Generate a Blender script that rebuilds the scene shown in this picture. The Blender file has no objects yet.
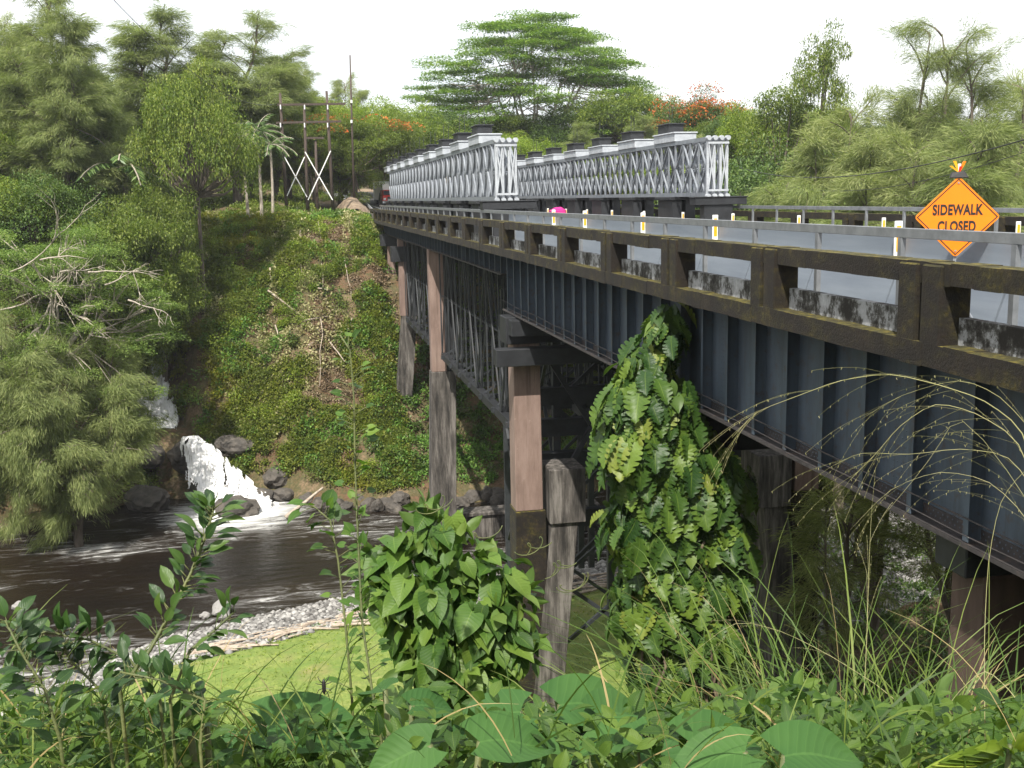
import bpy, math, random
import numpy as np
from math import radians as rad, sin, cos, pi
from mathutils import Vector, Matrix
C = bpy.context.scene
COL = C.collection
# ---------------------------------------------------------------- camera, sky, sun, exposure
EYE = 24.0
FPX = 1100.0
_th, _p, _r = rad(11.0), rad(9.65), rad(-1.1)
_F = np.array([sin(_th)*cos(_p), cos(_th)*cos(_p), -sin(_p)])
_R0 = np.array([cos(_th), -sin(_th), 0.0]); _U0 = np.cross(_R0, _F)
_R = cos(_r)*_R0 + sin(_r)*_U0; _U = -sin(_r)*_R0 + cos(_r)*_U0
cd = bpy.data.cameras.new('camera'); cam = bpy.data.objects.new('camera', cd); COL.objects.link(cam)
cam.matrix_world = Matrix(((_R[0], _U[0], -_F[0], 0), (_R[1], _U[1], -_F[1], 0), (_R[2], _U[2], -_F[2], EYE), (0, 0, 0, 1)))
cd.sensor_width = 36.0; cd.lens = 36.0*FPX/1024.0; cd.clip_start = 0.1; cd.clip_end = 6000
C.camera = cam
SUN_EL, SUN_AZ = 52.0, 205.0          # degrees; azimuth clockwise from +Y
w = bpy.data.worlds.new('World'); C.world = w; w.use_nodes = True
nt = w.node_tree; nt.nodes.clear()
N = nt.nodes.new; L = nt.links.new
out = N('ShaderNodeOutputWorld'); sky = N('ShaderNodeTexSky'); sky.sky_type = 'NISHITA'; sky.sun_disc = False
sky.sun_elevation = rad(SUN_EL); sky.sun_rotation = rad(SUN_AZ); sky.air_density = 1.0; sky.dust_density = 2.0
b1 = N('ShaderNodeBackground'); b1.inputs[1].default_value = 0.13; L(sky.outputs[0], b1.inputs[0])
b2 = N('ShaderNodeBackground'); b2.inputs[0].default_value = (0.97, 0.985, 1.0, 1); b2.inputs[1].default_value = 1.05
tc = N('ShaderNodeTexCoord'); nz = N('ShaderNodeTexNoise'); nz.inputs['Scale'].default_value = 2.2; nz.inputs['Detail'].default_value = 6
mp = N('ShaderNodeMapping'); mp.inputs['Scale'].default_value = (1, 1, 2.5); L(tc.outputs['Generated'], mp.inputs[0]); L(mp.outputs[0], nz.inputs['Vector'])
cr = N('ShaderNodeValToRGB'); cr.color_ramp.elements[0].position = 0.32; cr.color_ramp.elements[0].color = (0.55,)*3+(1,)
cr.color_ramp.elements[1].position = 0.6; cr.color_ramp.elements[1].color = (1, 1, 1, 1)
L(nz.outputs['Fac'], cr.inputs[0])
mx = N('ShaderNodeMixShader'); L(cr.outputs[0], mx.inputs[0]); L(b1.outputs[0], mx.inputs[1]); L(b2.outputs[0], mx.inputs[2]); L(mx.outputs[0], out.inputs[0])
sd = bpy.data.lights.new('sun', 'SUN'); sd.energy = 5.0; sd.angle = rad(0.6); sd.color = (1.0, 0.95, 0.86)
so = bpy.data.objects.new('sun', sd); COL.objects.link(so)
_S = Vector((sin(rad(SUN_AZ))*cos(rad(SUN_EL)), cos(rad(SUN_AZ))*cos(rad(SUN_EL)), sin(rad(SUN_EL))))
so.rotation_euler = _S.to_track_quat('Z', 'Y').to_euler(); so.location = (0, 0, 120)
C.view_settings.view_transform = 'Standard'; C.view_settings.look = 'None'; C.view_settings.gamma = 1.0
C.view_settings.exposure = 0.6
C.cycles.max_bounces = 7; C.cycles.diffuse_bounces = 3; C.cycles.glossy_bounces = 3; C.cycles.transmission_bounces = 4
C.cycles.transparent_max_bounces = 6; C.cycles.caustics_reflective = False; C.cycles.caustics_refractive = False
C.cycles.use_denoising = True

# ---------------------------------------------------------------- where a seen point lies in the valley (design helpers)
def _ray(px, py): return _F*FPX + _R*(px-512) + _U*(384-py)
def onX(px, py, X):
    d = _ray(px, py); t = X/d[0]; return Vector((X, t*d[1], EYE+t*d[2]))
def onY(px, py, Y):
    d = _ray(px, py); t = Y/d[1]; return Vector((t*d[0], Y, EYE+t*d[2]))
def onZ(px, py, z):
    d = _ray(px, py); t = (z-EYE)/d[2]; return Vector((t*d[0], t*d[1], z))

# ---------------------------------------------------------------- mesh helpers
rng = np.random.default_rng(7)
def link(o, parent=None):
    COL.objects.link(o)
    if parent is not None: o.parent = parent
    return o
def tag(o, label=None, cat=None, group=None, kind=None):
    if label: o['label'] = label
    if cat: o['category'] = cat
    if group: o['group'] = group
    if kind: o['kind'] = kind
    return o
def empty(name, loc=(0, 0, 0), rz=0.0, label=None, cat=None, group=None):
    o = bpy.data.objects.new(name, None); o.location = loc; o.rotation_euler = (0, 0, rz); o.empty_display_size = 0.2
    link(o); return tag(o, label, cat, group)
def npmesh(name, V, F, mat, uv=None, smooth=False):
    V = np.asarray(V, np.float32).reshape(-1, 3); F = np.asarray(F, np.int32)
    k = F.shape[1]; me = bpy.data.meshes.new(name)
    me.vertices.add(len(V)); me.vertices.foreach_set('co', V.ravel())
    me.loops.add(F.size); me.loops.foreach_set('vertex_index', F.ravel())
    me.polygons.add(len(F)); me.polygons.foreach_set('loop_start', np.arange(0, F.size, k, dtype=np.int32))
    me.polygons.foreach_set('loop_total', np.full(len(F), k, np.int32))
    if smooth: me.polygons.foreach_set('use_smooth', np.ones(len(F), bool))
    if uv is not None:
        u = me.uv_layers.new(name='UVMap'); u.data.foreach_set('uv', np.asarray(uv, np.float32)[F.ravel()].ravel())
    me.update(calc_edges=True); me.materials.append(mat); return me
def nobj(name, me, parent=None): return link(bpy.data.objects.new(name, me), parent)
class MB:
    def __init__(s): s.v = []; s.f = []; s.n = 0
    def add(s, vs, fs):
        s.v.extend(tuple(map(float, q)) for q in vs); s.f.extend([tuple(i+s.n for i in f) for f in fs]); s.n += len(vs); return s
    def box(s, x0, x1, y0, y1, z0, z1):
        return s.add([(x0,y0,z0),(x1,y0,z0),(x1,y1,z0),(x0,y1,z0),(x0,y0,z1),(x1,y0,z1),(x1,y1,z1),(x0,y1,z1)],
                     [(0,3,2,1),(4,5,6,7),(0,1,5,4),(1,2,6,5),(2,3,7,6),(3,0,4,7)])
    def hexa(s, b, t):   # bottom and top quads
        return s.add(list(b)+list(t), [(0,3,2,1),(4,5,6,7),(0,1,5,4),(1,2,6,5),(2,3,7,6),(3,0,4,7)])
    def bar(s, p, q, w, h=None, up=(0, 0, 1)):
        h = h or w; p = Vector(p); q = Vector(q); d = (q-p).normalized(); up = Vector(up)
        if abs(d.dot(up)) > .98: up = Vector((0, 1, 0))
        a = d.cross(up).normalized()*w/2; b = a.cross(d).normalized()*h/2
        return s.hexa([p-a-b, p+a-b, p+a+b, p-a+b], [q-a-b, q+a-b, q+a+b, q-a+b])
    def tube(s, pts, rs, n=6):
        pts = [Vector(p) for p in pts]
        if not hasattr(rs, '__len__'): rs = [rs]*len(pts)
        base = s.n; vs = []; fs = []
        ref = Vector((0.31, 0.95, 0.05))
        for i, p in enumerate(pts):
            d = (pts[min(i+1, len(pts)-1)]-pts[max(i-1, 0)]).normalized()
            a = d.cross(ref)
            if a.length < 1e-3: a = d.cross(Vector((1, 0, 0)))
            a.normalize(); b = d.cross(a)
            for k in range(n): vs.append(p+(a*cos(2*pi*k/n)+b*sin(2*pi*k/n))*rs[i])
        for i in range(len(pts)-1):
            for k in range(n): fs.append((i*n+k, i*n+(k+1) % n, (i+1)*n+(k+1) % n, (i+1)*n+k))
        fs.append(tuple(range(n-1, -1, -1))); fs.append(tuple((len(pts)-1)*n+k for k in range(n)))
        return s.add(vs, fs)
    def build(s, name, mat, parent=None, smooth=False, bevel=0.0):
        me = bpy.data.meshes.new(name); me.from_pydata(s.v, [], s.f); me.update(); me.materials.append(mat)
        if smooth: me.polygons.foreach_set('use_smooth', np.ones(len(me.polygons), bool))
        o = nobj(name, me, parent)
        if bevel:
            m = o.modifiers.new('bevel', 'BEVEL'); m.width = bevel; m.segments = 1; m.limit_method = 'ANGLE'
        return o
def copy_tree(o, parent=None):
    c = o.copy(); COL.objects.link(c); c.parent = parent
    for ch in list(o.children): copy_tree(ch, c)
    return c

# value noise
_G = np.random.default_rng(3).random((256, 256))
def vn(x, y):
    x = np.asarray(x, float); y = np.asarray(y, float); xi = np.floor(x).astype(int); yi = np.floor(y).astype(int)
    u = x-xi; v = y-yi; u = u*u*(3-2*u); v = v*v*(3-2*v)
    g = lambda a, b: _G[a % 256, b % 256]
    return (g(xi, yi)*(1-u)+g(xi+1, yi)*u)*(1-v)+(g(xi, yi+1)*(1-u)+g(xi+1, yi+1)*u)*v
def fbm(x, y, o=4):
    s = 0; a = .5
    for k in range(o): s = s+a*(vn(x*2**k+17.3*k, y*2**k+5.1*k)-.5); a *= .5
    return s*2
def sstep(a, b, x):
    t = np.clip((np.asarray(x, float)-a)/(b-a), 0, 1); return t*t*(3-2*t)

# ---------------------------------------------------------------- materials
def mat(name): 
    m = bpy.data.materials.new(name); m.use_nodes = True; return m
def nodes(m):
    t = m.node_tree; b = t.nodes['Principled BSDF']; o = t.nodes['Material Output']; return t, t.nodes.new, t.links.new, b, o
def ramp(t, fac, stops):
    r = t.nodes.new('ShaderNodeValToRGB'); e = r.color_ramp.elements
    while len(e) < len(stops): e.new(.5)
    for k, (p, c) in enumerate(stops): e[k].position = p; e[k].color = tuple(c)+(1,)
    t.links.new(fac, r.inputs[0]); return r.outputs[0]
def noise(t, scale, detail=4, rough=.55, vec=None, stretch=None, dist=0.0):
    n = t.nodes.new('ShaderNodeTexNoise'); n.inputs['Scale'].default_value = scale; n.inputs['Detail'].default_value = detail
    n.inputs['Roughness'].default_value = rough; n.inputs['Distortion'].default_value = dist
    g = t.nodes.new('ShaderNodeNewGeometry') if vec is None else None
    v = g.outputs['Position'] if vec is None else vec
    if stretch:
        m = t.nodes.new('ShaderNodeMapping'); m.inputs['Scale'].default_value = stretch; t.links.new(v, m.inputs[0]); v = m.outputs[0]
    t.links.new(v, n.inputs['Vector']); return n.outputs['Fac']
def mixc(t, fac, a, b, mode='MIX'):
    m = t.nodes.new('ShaderNodeMix'); m.data_type = 'RGBA'; m.blend_type = mode
    if isinstance(fac, (int, float)): m.inputs[0].default_value = fac
    else: t.links.new(fac, m.inputs[0])
    for i, q in ((6, a), (7, b)):
        if isinstance(q, tuple): m.inputs[i].default_value = q if len(q) == 4 else q+(1,)
        else: t.links.new(q, m.inputs[i])
    return m.outputs[2]
def math_(t, op, a, b=None, clamp=False):
    m = t.nodes.new('ShaderNodeMath'); m.operation = op; m.use_clamp = clamp
    for i, q in enumerate((a, b)):
        if q is None: continue
        if isinstance(q, (int, float)): m.inputs[i].default_value = q
        else: t.links.new(q, m.inputs[i])
    return m.outputs[0]
def bump(t, b, h, strength=.5, dist=.05):
    n = t.nodes.new('ShaderNodeBump'); n.inputs['Strength'].default_value = strength; n.inputs['Distance'].default_value = dist
    t.links.new(h, n.inputs['Height']); t.links.new(n.outputs[0], b.inputs['Normal'])
def simple(name, stops, scale=3, rough=.7, metal=0, bmp=.3, bd=.02, detail=6, stretch=None):
    m = mat(name); t, Nn, Ll, b, o = nodes(m)
    f = noise(t, scale, detail, .65, stretch=stretch)
    Ll(ramp(t, f, stops), b.inputs['Base Color']); b.inputs['Roughness'].default_value = rough; b.inputs['Metallic'].default_value = metal
    if bmp: bump(t, b, noise(t, scale*4, 4), bmp, bd)
    return m
def leafmat(name, dark, mid, light, scale=.35, trans=.35, rough=.5, patch=None, spec=.3, veins=False, hue=None):
    m = mat(name); t, Nn, Ll, b, o = nodes(m)
    g = Nn('ShaderNodeNewGeometry')
    f = noise(t, scale, 3, .6)
    f2 = math_(t, 'ADD', math_(t, 'MULTIPLY', g.outputs['Random Per Island'], .5), math_(t, 'MULTIPLY', f, .62))
    c = ramp(t, f2, [(.3, dark), (.55, mid), (.8, light)])
    if patch:   # (threshold, colour, scale)
        f3 = noise(t, patch[2], 2, .5)
        c = mixc(t, math_(t, 'MULTIPLY', ramp(t, f3, [(patch[0], (0, 0, 0)), (patch[0]+.07, (1, 1, 1))]), patch[3] if len(patch) > 3 else 1.0), c, patch[1])
    if hue:     # a share of odd-coloured leaves: (share, colour)
        s = math_(t, 'GREATER_THAN', g.outputs['Random Per Island'], 1-hue[0]); c = mixc(t, s, c, hue[1])
    if veins:
        uvn = Nn('ShaderNodeUVMap'); sx = Nn('ShaderNodeSeparateXYZ'); Ll(uvn.outputs[0], sx.inputs[0])
        av = math_(t, 'ABSOLUTE', math_(t, 'SUBTRACT', sx.outputs[0], .5))
        mid_ = math_(t, 'LESS_THAN', av, .022)
        wv = math_(t, 'SINE', math_(t, 'MULTIPLY', math_(t, 'SUBTRACT', sx.outputs[1], math_(t, 'MULTIPLY', av, .55)), 62.0))
        sv = math_(t, 'GREATER_THAN', wv, .93)
        vv = math_(t, 'MAXIMUM', mid_, math_(t, 'MULTIPLY', sv, .45))
        lighter = mixc(t, .3, c, (min(1, light[0]*1.6), min(1, light[1]*1.5), light[2]*1.6))
        c = mixc(t, vv, c, lighter)
        bump(t, b, wv, .15, .003)
    Ll(c, b.inputs['Base Color']); b.inputs['Roughness'].default_value = rough; b.inputs['Specular IOR Level'].default_value = spec
    tr = Nn('ShaderNodeBsdfTranslucent'); Ll(mixc(t, 1.0, c, (1.0, 1.15, .5), 'MULTIPLY'), tr.inputs['Color'])
    ms = Nn('ShaderNodeMixShader'); ms.inputs[0].default_value = trans
    Ll(b.outputs[0], ms.inputs[1]); Ll(tr.outputs[0], ms.inputs[2]); Ll(ms.outputs[0], o.inputs[0]); return m

M = {}
M['bark'] = simple('bark', [(.3, (.06, .045, .035)), (.7, (.17, .14, .11))], 4, .9, stretch=(1, 1, .25))
M['pale_bark'] = simple('pale_bark', [(.3, (.24, .2, .16)), (.7, (.45, .4, .33))], 3, .85)
M['pole_wood'] = simple('pole_wood', [(.3, (.035, .025, .02)), (.7, (.09, .065, .05))], 3, .9, stretch=(3, 3, .3))
M['driftwood'] = simple('driftwood', [(.3, (.2, .15, .11)), (.7, (.5, .43, .35))], 4, .9)
def pinkmat():
    m = mat('pink_concrete'); t, Nn, Ll, b, o = nodes(m)
    c = ramp(t, noise(t, 1.1, 7, .7, stretch=(1.5, 1.5, .4)), [(.25, (.12, .08, .065)), (.5, (.21, .145, .12)), (.75, (.28, .205, .175))])
    st = ramp(t, noise(t, 1.0, 6, .7, stretch=(5, 5, .16)), [(.52, (0, 0, 0)), (.68, (.75, .75, .75))]); c = mixc(t, st, c, (.075, .05, .035))
    sp = ramp(t, noise(t, 3.5, 6, .7), [(.62, (0, 0, 0)), (.7, (.5, .5, .5))]); c = mixc(t, sp, c, (.38, .31, .27))
    Ll(c, b.inputs['Base Color']); b.inputs['Roughness'].default_value = .88; bump(t, b, noise(t, 9, 5), .35, .02); return m
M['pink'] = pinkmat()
M['brown_conc'] = simple('brown_concrete', [(.3, (.05, .03, .021)), (.7, (.12, .08, .06))], 1.2, .85, stretch=(1.5, 1.5, .35))  # darker brown than the pink piers, with vertical streaks
M['steel_dark'] = simple('dark_steel', [(.3, (.008, .009, .011)), (.7, (.025, .027, .031))], 2, .55, bmp=.1)
M['steel_lattice'] = simple('lattice_steel', [(.3, (.012, .014, .017)), (.6, (.032, .036, .042)), (.8, (.06, .04, .028))], 1.5, .55, bmp=.1)
M['galv'] = simple('galvanised_steel', [(.3, (.19, .21, .24)), (.7, (.33, .355, .39))], 2.5, .42, metal=.35, bmp=.05)
M['galv_bright'] = simple('pale_and_sunlit_steel', [(.3, (.32, .34, .37)), (.7, (.48, .51, .54))], 2.5, .5, metal=.1, bmp=.05)  # pale steel; on the truss ends the lighter tone paints in sunlight
M['galv_side'] = simple('grey_barrier_metal', [(.3, (.13, .155, .19)), (.7, (.2, .23, .265))], 1.5, .5, metal=.2, bmp=.08, stretch=(1, .15, 2))
M['rail'] = simple('rail_metal', [(.3, (.16, .17, .18)), (.7, (.27, .285, .3))], 3, .45, metal=.4, bmp=.05)
M['asphalt'] = simple('asphalt', [(.3, (.045, .045, .047)), (.7, (.075, .075, .078))], 6, .9)
M['walk'] = simple('walkway_concrete', [(.3, (.2, .19, .175)), (.7, (.32, .3, .28))], 3, .9)
M['white'] = simple('white_plastic', [(.3, (.72, .72, .7)), (.7, (.82, .82, .8))], 4, .5, bmp=0)
M['yellow'] = simple('yellow_reflector', [(.3, (.75, .33, .01)), (.7, (.85, .42, .02))], 9, .35, bmp=0)
M['orange'] = simple('orange_sign_sheet', [(.2, (.78, .19, .002)), (.8, (.85, .215, .003))], 5, .4, bmp=0)
M['black'] = simple('black_paint', [(.3, (.008, .008, .008)), (.7, (.02, .018, .016))], 5, .5, bmp=0)
M['magenta'] = simple('magenta_cloth', [(.3, (.35, .01, .14)), (.7, (.6, .02, .26))], 3, .7)
M['red'] = simple('red_paint', [(.3, (.45, .02, .015)), (.7, (.6, .03, .02))], 3, .35, bmp=0)
M['glass'] = simple('dark_glass', [(.3, (.02, .025, .03)), (.7, (.05, .06, .07))], 1, .08, bmp=0)
M['rock'] = simple('basalt', [(.25, (.028, .025, .022)), (.55, (.08, .07, .06)), (.8, (.15, .13, .105))], 1.6, .8, bmp=.6, bd=.12)
M['tyre'] = M['black']

def weathered():
    m = mat('weathered_concrete'); t, Nn, Ll, b, o = nodes(m)
    f = noise(t, 1.3, 6, .7, stretch=(2.5, 2.5, .3)); c = ramp(t, f, [(.36, (.018, .016, .014)), (.5, (.07, .062, .055)), (.64, (.17, .155, .14))])
    Ll(c, b.inputs['Base Color']); b.inputs['Roughness'].default_value = .9; bump(t, b, noise(t, 6, 5), .5, .04); return m
M['old_conc'] = weathered()
def mossy():
    m = mat('mossy_concrete'); t, Nn, Ll, b, o = nodes(m)
    g = Nn('ShaderNodeNewGeometry'); sx = Nn('ShaderNodeSeparateXYZ'); Ll(g.outputs['Normal'], sx.inputs[0])
    base = ramp(t, noise(t, 2.2, 7, .7), [(.35, (.004, .0026, .0014)), (.55, (.010, .006, .003)), (.75, (.026, .017, .010))])
    moss = ramp(t, noise(t, 9, 5, .6), [(.3, (.014, .013, .002)), (.5, (.048, .042, .005)), (.72, (.2, .155, .014))])
    side = ramp(t, noise(t, 1.6, 6, .65, stretch=(1, 1, 1.6)), [(.45, (0, 0, 0)), (.7, (.45, .45, .45))])
    up = ramp(t, sx.outputs[2], [(.3, (0, 0, 0)), (.8, (1, 1, 1))])
    up2 = math_(t, 'MULTIPLY', up, ramp(t, noise(t, 3.0, 5, .6), [(.3, (.15, .15, .15)), (.5, (1, 1, 1))]))
    Ll(mixc(t, math_(t, 'MAXIMUM', up2, side), base, moss), b.inputs['Base Color']); b.inputs['Roughness'].default_value = .95
    bump(t, b, noise(t, 22, 5, .7), .8, .03); return m
M['moss'] = mossy()
def peeling():
    m = mat('peeling_whitewash'); t, Nn, Ll, b, o = nodes(m)
    f = noise(t, 1.9, 10, .78, stretch=(1, 1, .8)); c = ramp(t, f, [(.44, (.012, .01, .007)), (.5, (.07, .068, .06)), (.54, (.25, .255, .255)), (.68, (.4, .41, .42))])
    Ll(c, b.inputs['Base Color']); b.inputs['Roughness'].default_value = .9; bump(t, b, f, .5, .03); return m
M['peel'] = peeling()
def girdermat():
    m = mat('blue_grey_girder_paint'); t, Nn, Ll, b, o = nodes(m)
    f = noise(t, 1.1, 6, .65, stretch=(1, 1.6, .5)); c = ramp(t, f, [(.3, (.04, .055, .075)), (.6, (.068, .09, .118)), (.8, (.09, .115, .14))])
    r = ramp(t, noise(t, 5, 6, .7), [(.54, (0, 0, 0)), (.7, (.8, .8, .8))])
    c = mixc(t, ramp(t, noise(t, 1.0, 6, .7, stretch=(3, 6, .25)), [(.5, (0, 0, 0)), (.7, (.6, .6, .6))]), c, (.03, .033, .036))
    Ll(mixc(t, r, c, (.06, .042, .032)), b.inputs['Base Color']); b.inputs['Roughness'].default_value = .55; bump(t, b, noise(t, 14, 4), .15, .01); return m
M['girder'] = girdermat()
def rustflange():
    return simple('rusty_flange', [(.3, (.018, .015, .015)), (.55, (.042, .037, .037)), (.75, (.09, .06, .045))], 4, .8)
M['flange'] = rustflange()

def groundmat():
    m = mat('hillside_soil'); t, Nn, Ll, b, o = nodes(m)
    c = ramp(t, noise(t, .45, 8, .65), [(.3, (.05, .04, .018)), (.42, (.15, .08, .045)), (.52, (.10, .085, .035)), (.62, (.24, .16, .10)), (.75, (.13, .10, .045))])
    c2 = mixc(t, ramp(t, noise(t, 5, 5, .6), [(.4, (0, 0, 0)), (.65, (.6, .6, .6))]), c, (.03, .045, .012))
    Ll(c2, b.inputs['Base Color']); b.inputs['Roughness'].default_value = .95; bump(t, b, noise(t, 2.5, 8, .7), .9, .25); return m
M['soil'] = groundmat()
def lawnmat():
    m = mat('mown_grass'); t, Nn, Ll, b, o = nodes(m)
    c = ramp(t, noise(t, .5, 5, .6), [(.3, (.17, .22, .04)), (.5, (.24, .29, .06)), (.72, (.31, .32, .10))])
    c = mixc(t, ramp(t, noise(t, 5, 9, .85, stretch=(1, .5, 1)), [(.4, (.75, .75, .75)), (.62, (0, 0, 0))]), c, (.075, .13, .02)); c = mixc(t, ramp(t, noise(t, 1.1, 5, .7, stretch=(.5, 1.4, 1)), [(.45, (0, 0, 0)), (.6, (.55, .55, .55))]), c, (.11, .19, .03))
    d = ramp(t, noise(t, .23, 3, .6), [(.6, (0, 0, 0)), (.75, (.7, .7, .7))]); c = mixc(t, d, c, (.26, .2, .09))
    Ll(c, b.inputs['Base Color']); b.inputs['Roughness'].default_value = .9; bump(t, b, noise(t, 25, 4, .7), .7, .05); return m
M['lawn'] = lawnmat()
def gravelmat():
    m = mat('pale_gravel'); t, Nn, Ll, b, o = nodes(m)
    v = Nn('ShaderNodeTexVoronoi'); v.inputs['Scale'].default_value = 4.5; g = Nn('ShaderNodeNewGeometry'); Ll(g.outputs['Position'], v.inputs['Vector'])
    s = Nn('ShaderNodeSeparateXYZ'); Ll(v.outputs['Color'], s.inputs[0])
    c = ramp(t, s.outputs[0], [(0, (.12, .115, .11)), (.5, (.3, .29, .28)), (1, (.52, .51, .5))])
    c = mixc(t, ramp(t, v.outputs['Distance'], [(.5, (0, 0, 0)), (.75, (.9, .9, .9))]), c, (.06, .055, .045))
    Ll(c, b.inputs['Base Color']); b.inputs['Roughness'].default_value = .9; bump(t, b, v.outputs['Distance'], -.8, .1); return m
M['gravel'] = gravelmat()
M['stone'] = (lambda: (lambda m: m)(None))() or None
def stonemat():
    m = mat('river_stone'); t, Nn, Ll, b, o = nodes(m); g = Nn('ShaderNodeNewGeometry')
    Ll(ramp(t, g.outputs['Random Per Island'], [(0, (.08, .075, .07)), (.5, (.2, .192, .18)), (1, (.36, .35, .33))]), b.inputs['Base Color'])
    b.inputs['Roughness'].default_value = .85; return m
M['stone'] = stonemat()
def watermat():
    m = mat('dark_river_water'); t, Nn, Ll, b, o = nodes(m)
    geo = Nn('ShaderNodeNewGeometry')
    fo = noise(t, .6, 12, .78, stretch=(.34, 1.4, 1), dist=1.6)
    reg = noise(t, .09, 3, .6, stretch=(.5, 1.3, 1))
    fm = ramp(t, math_(t, 'ADD', fo, math_(t, 'MULTIPLY', math_(t, 'SUBTRACT', reg, .5), .55)), [(.53, (0, 0, 0)), (.62, (.16, .16, .16)), (.69, (.6, .6, .6)), (.78, (1, 1, 1))])
    # churned white water under the falls
    d = Nn('ShaderNodeVectorMath'); d.operation = 'DISTANCE'; Ll(geo.outputs['Position'], d.inputs[0]); d.inputs[1].default_value = (-5.5, 86.2, 0)
    near = ramp(t, math_(t, 'ADD', math_(t, 'DIVIDE', d.outputs['Value'], 15.0), math_(t, 'MULTIPLY', fo, .9)), [(.6, (1, 1, 1)), (.85, (0, 0, 0))])
    fm = math_(t, 'MAXIMUM', fm, near)
    c = mixc(t, fm, ramp(t, reg, [(.3, (.006, .004, .003)), (.7, (.018, .012, .007))]), (.72, .72, .7))
    Ll(c, b.inputs['Base Color']); Ll(ramp(t, fm, [(0, (.12,)*3), (1, (.8,)*3)]), b.inputs['Roughness'])
    b.inputs['IOR'].default_value = 1.33; b.inputs['Specular IOR Level'].default_value = .35
    bump(t, b, noise(t, 1.3, 7, .7, stretch=(.45, 1.4, 1), dist=.6), .6, .2); return m
M['water'] = watermat()
def foammat():
    m = mat('white_water'); t, Nn, Ll, b, o = nodes(m)
    f = noise(t, 3.0, 10, .7, stretch=(3.2, .7, .55), dist=.25); c = ramp(t, f, [(.30, (.2, .17, .14)), (.40, (.5, .49, .47)), (.47, (.7, .7, .7)), (.6, (.8, .8, .8))])
    Ll(c, b.inputs['Base Color']); b.inputs['Roughness'].default_value = .6; bump(t, b, f, .6, .08); return m
M['foam'] = foammat()
# foliage
M['casu'] = leafmat('casuarina_needles', (.125, .16, .055), (.215, .265, .09), (.34, .37, .15), .3, .42, .7)
M['casu2'] = leafmat('pale_casuarina_needles', (.16, .20, .07), (.265, .305, .115), (.39, .41, .18), .3, .42, .7)
M['casu_dark'] = leafmat('dark_casuarina_needles', (.14, .17, .06), (.24, .27, .09), (.34, .35, .14), .3, .42, .7)
M['broad'] = leafmat('broad_leaf_green', (.075, .12, .02), (.14, .19, .034), (.24, .28, .06), .3, .42, .5)
M['broad_y'] = leafmat('yellow_green_leaf', (.075, .125, .018), (.15, .215, .032), (.27, .31, .055), .35, .35, .5)
M['broad_d'] = leafmat('dark_green_leaf', (.04, .08, .018), (.075, .13, .028), (.13, .19, .04), .3, .25, .45)
M['bright'] = leafmat('bright_spring_leaf', (.10, .16, .02), (.2, .28, .035), (.34, .40, .07), .3, .4, .5)
M['flat'] = leafmat('feathery_flat_crown', (.07, .15, .02), (.145, .245, .032), (.25, .34, .06), .12, .35, .6)
M['flat_y'] = leafmat('pale_feathery_crown', (.08, .14, .03), (.16, .25, .05), (.27, .34, .09), .2, .35, .6)
M['flower'] = leafmat('orange_flower', (.35, .06, .015), (.55, .12, .025), (.65, .22, .05), .8, .2, .6)
M['palm'] = leafmat('palm_frond', (.05, .10, .03), (.10, .18, .05), (.2, .28, .09), .5, .3, .4)
M['cover'] = leafmat('hill_ground_cover', (.08, .11, .02), (.16, .2, .032), (.27, .29, .055), .12, .45, .55, patch=(.56, (.27, .25, .03), .16, .6))
M['fern'] = leafmat('hill_fern_green', (.065, .15, .025), (.12, .24, .042), (.2, .33, .07), .2, .35, .55)
M['dry'] = leafmat('dry_thatch', (.12, .08, .05), (.24, .17, .11), (.38, .3, .2), .6, .2, .8)
M['grass'] = leafmat('long_grass_blade', (.035, .07, .012), (.08, .14, .022), (.18, .22, .05), .8, .35, .5, hue=(.12, (.36, .28, .13)))
M['seed'] = leafmat('seed_grass_stalk', (.2, .2, .08), (.34, .33, .15), (.5, .46, .26), 2, .3, .6)
M['pothos'] = leafmat('pothos_leaf', (.02, .055, .012), (.055, .11, .018), (.13, .2, .028), .8, .3, .45, spec=.3, veins=True, hue=(.06, (.17, .21, .035)))
M['heart'] = leafmat('heart_leaf', (.03, .07, .013), (.065, .14, .022), (.14, .22, .036), 3, .38, .48, spec=.3, veins=True)
M['shrub'] = leafmat('glossy_shrub_leaf', (.018, .045, .013), (.04, .09, .022), (.09, .15, .03), 3, .3, .42, spec=.35, veins=True)
M['ear'] = leafmat('elephant_ear_leaf', (.018, .055, .016), (.035, .09, .022), (.06, .13, .03), 2, .14, .6, spec=.15, veins=True)
M['weed'] = leafmat('low_weed_leaf', (.02, .05, .01), (.05, .105, .018), (.11, .175, .028), 2.5, .35, .55, spec=.25, veins=True)
M['stem'] = simple('green_stem', [(.3, (.05, .07, .02)), (.7, (.12, .13, .04))], 8, .6)
M['twig'] = simple('brown_twig', [(.3, (.07, .05, .03)), (.7, (.16, .12, .08))], 8, .8)

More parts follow.
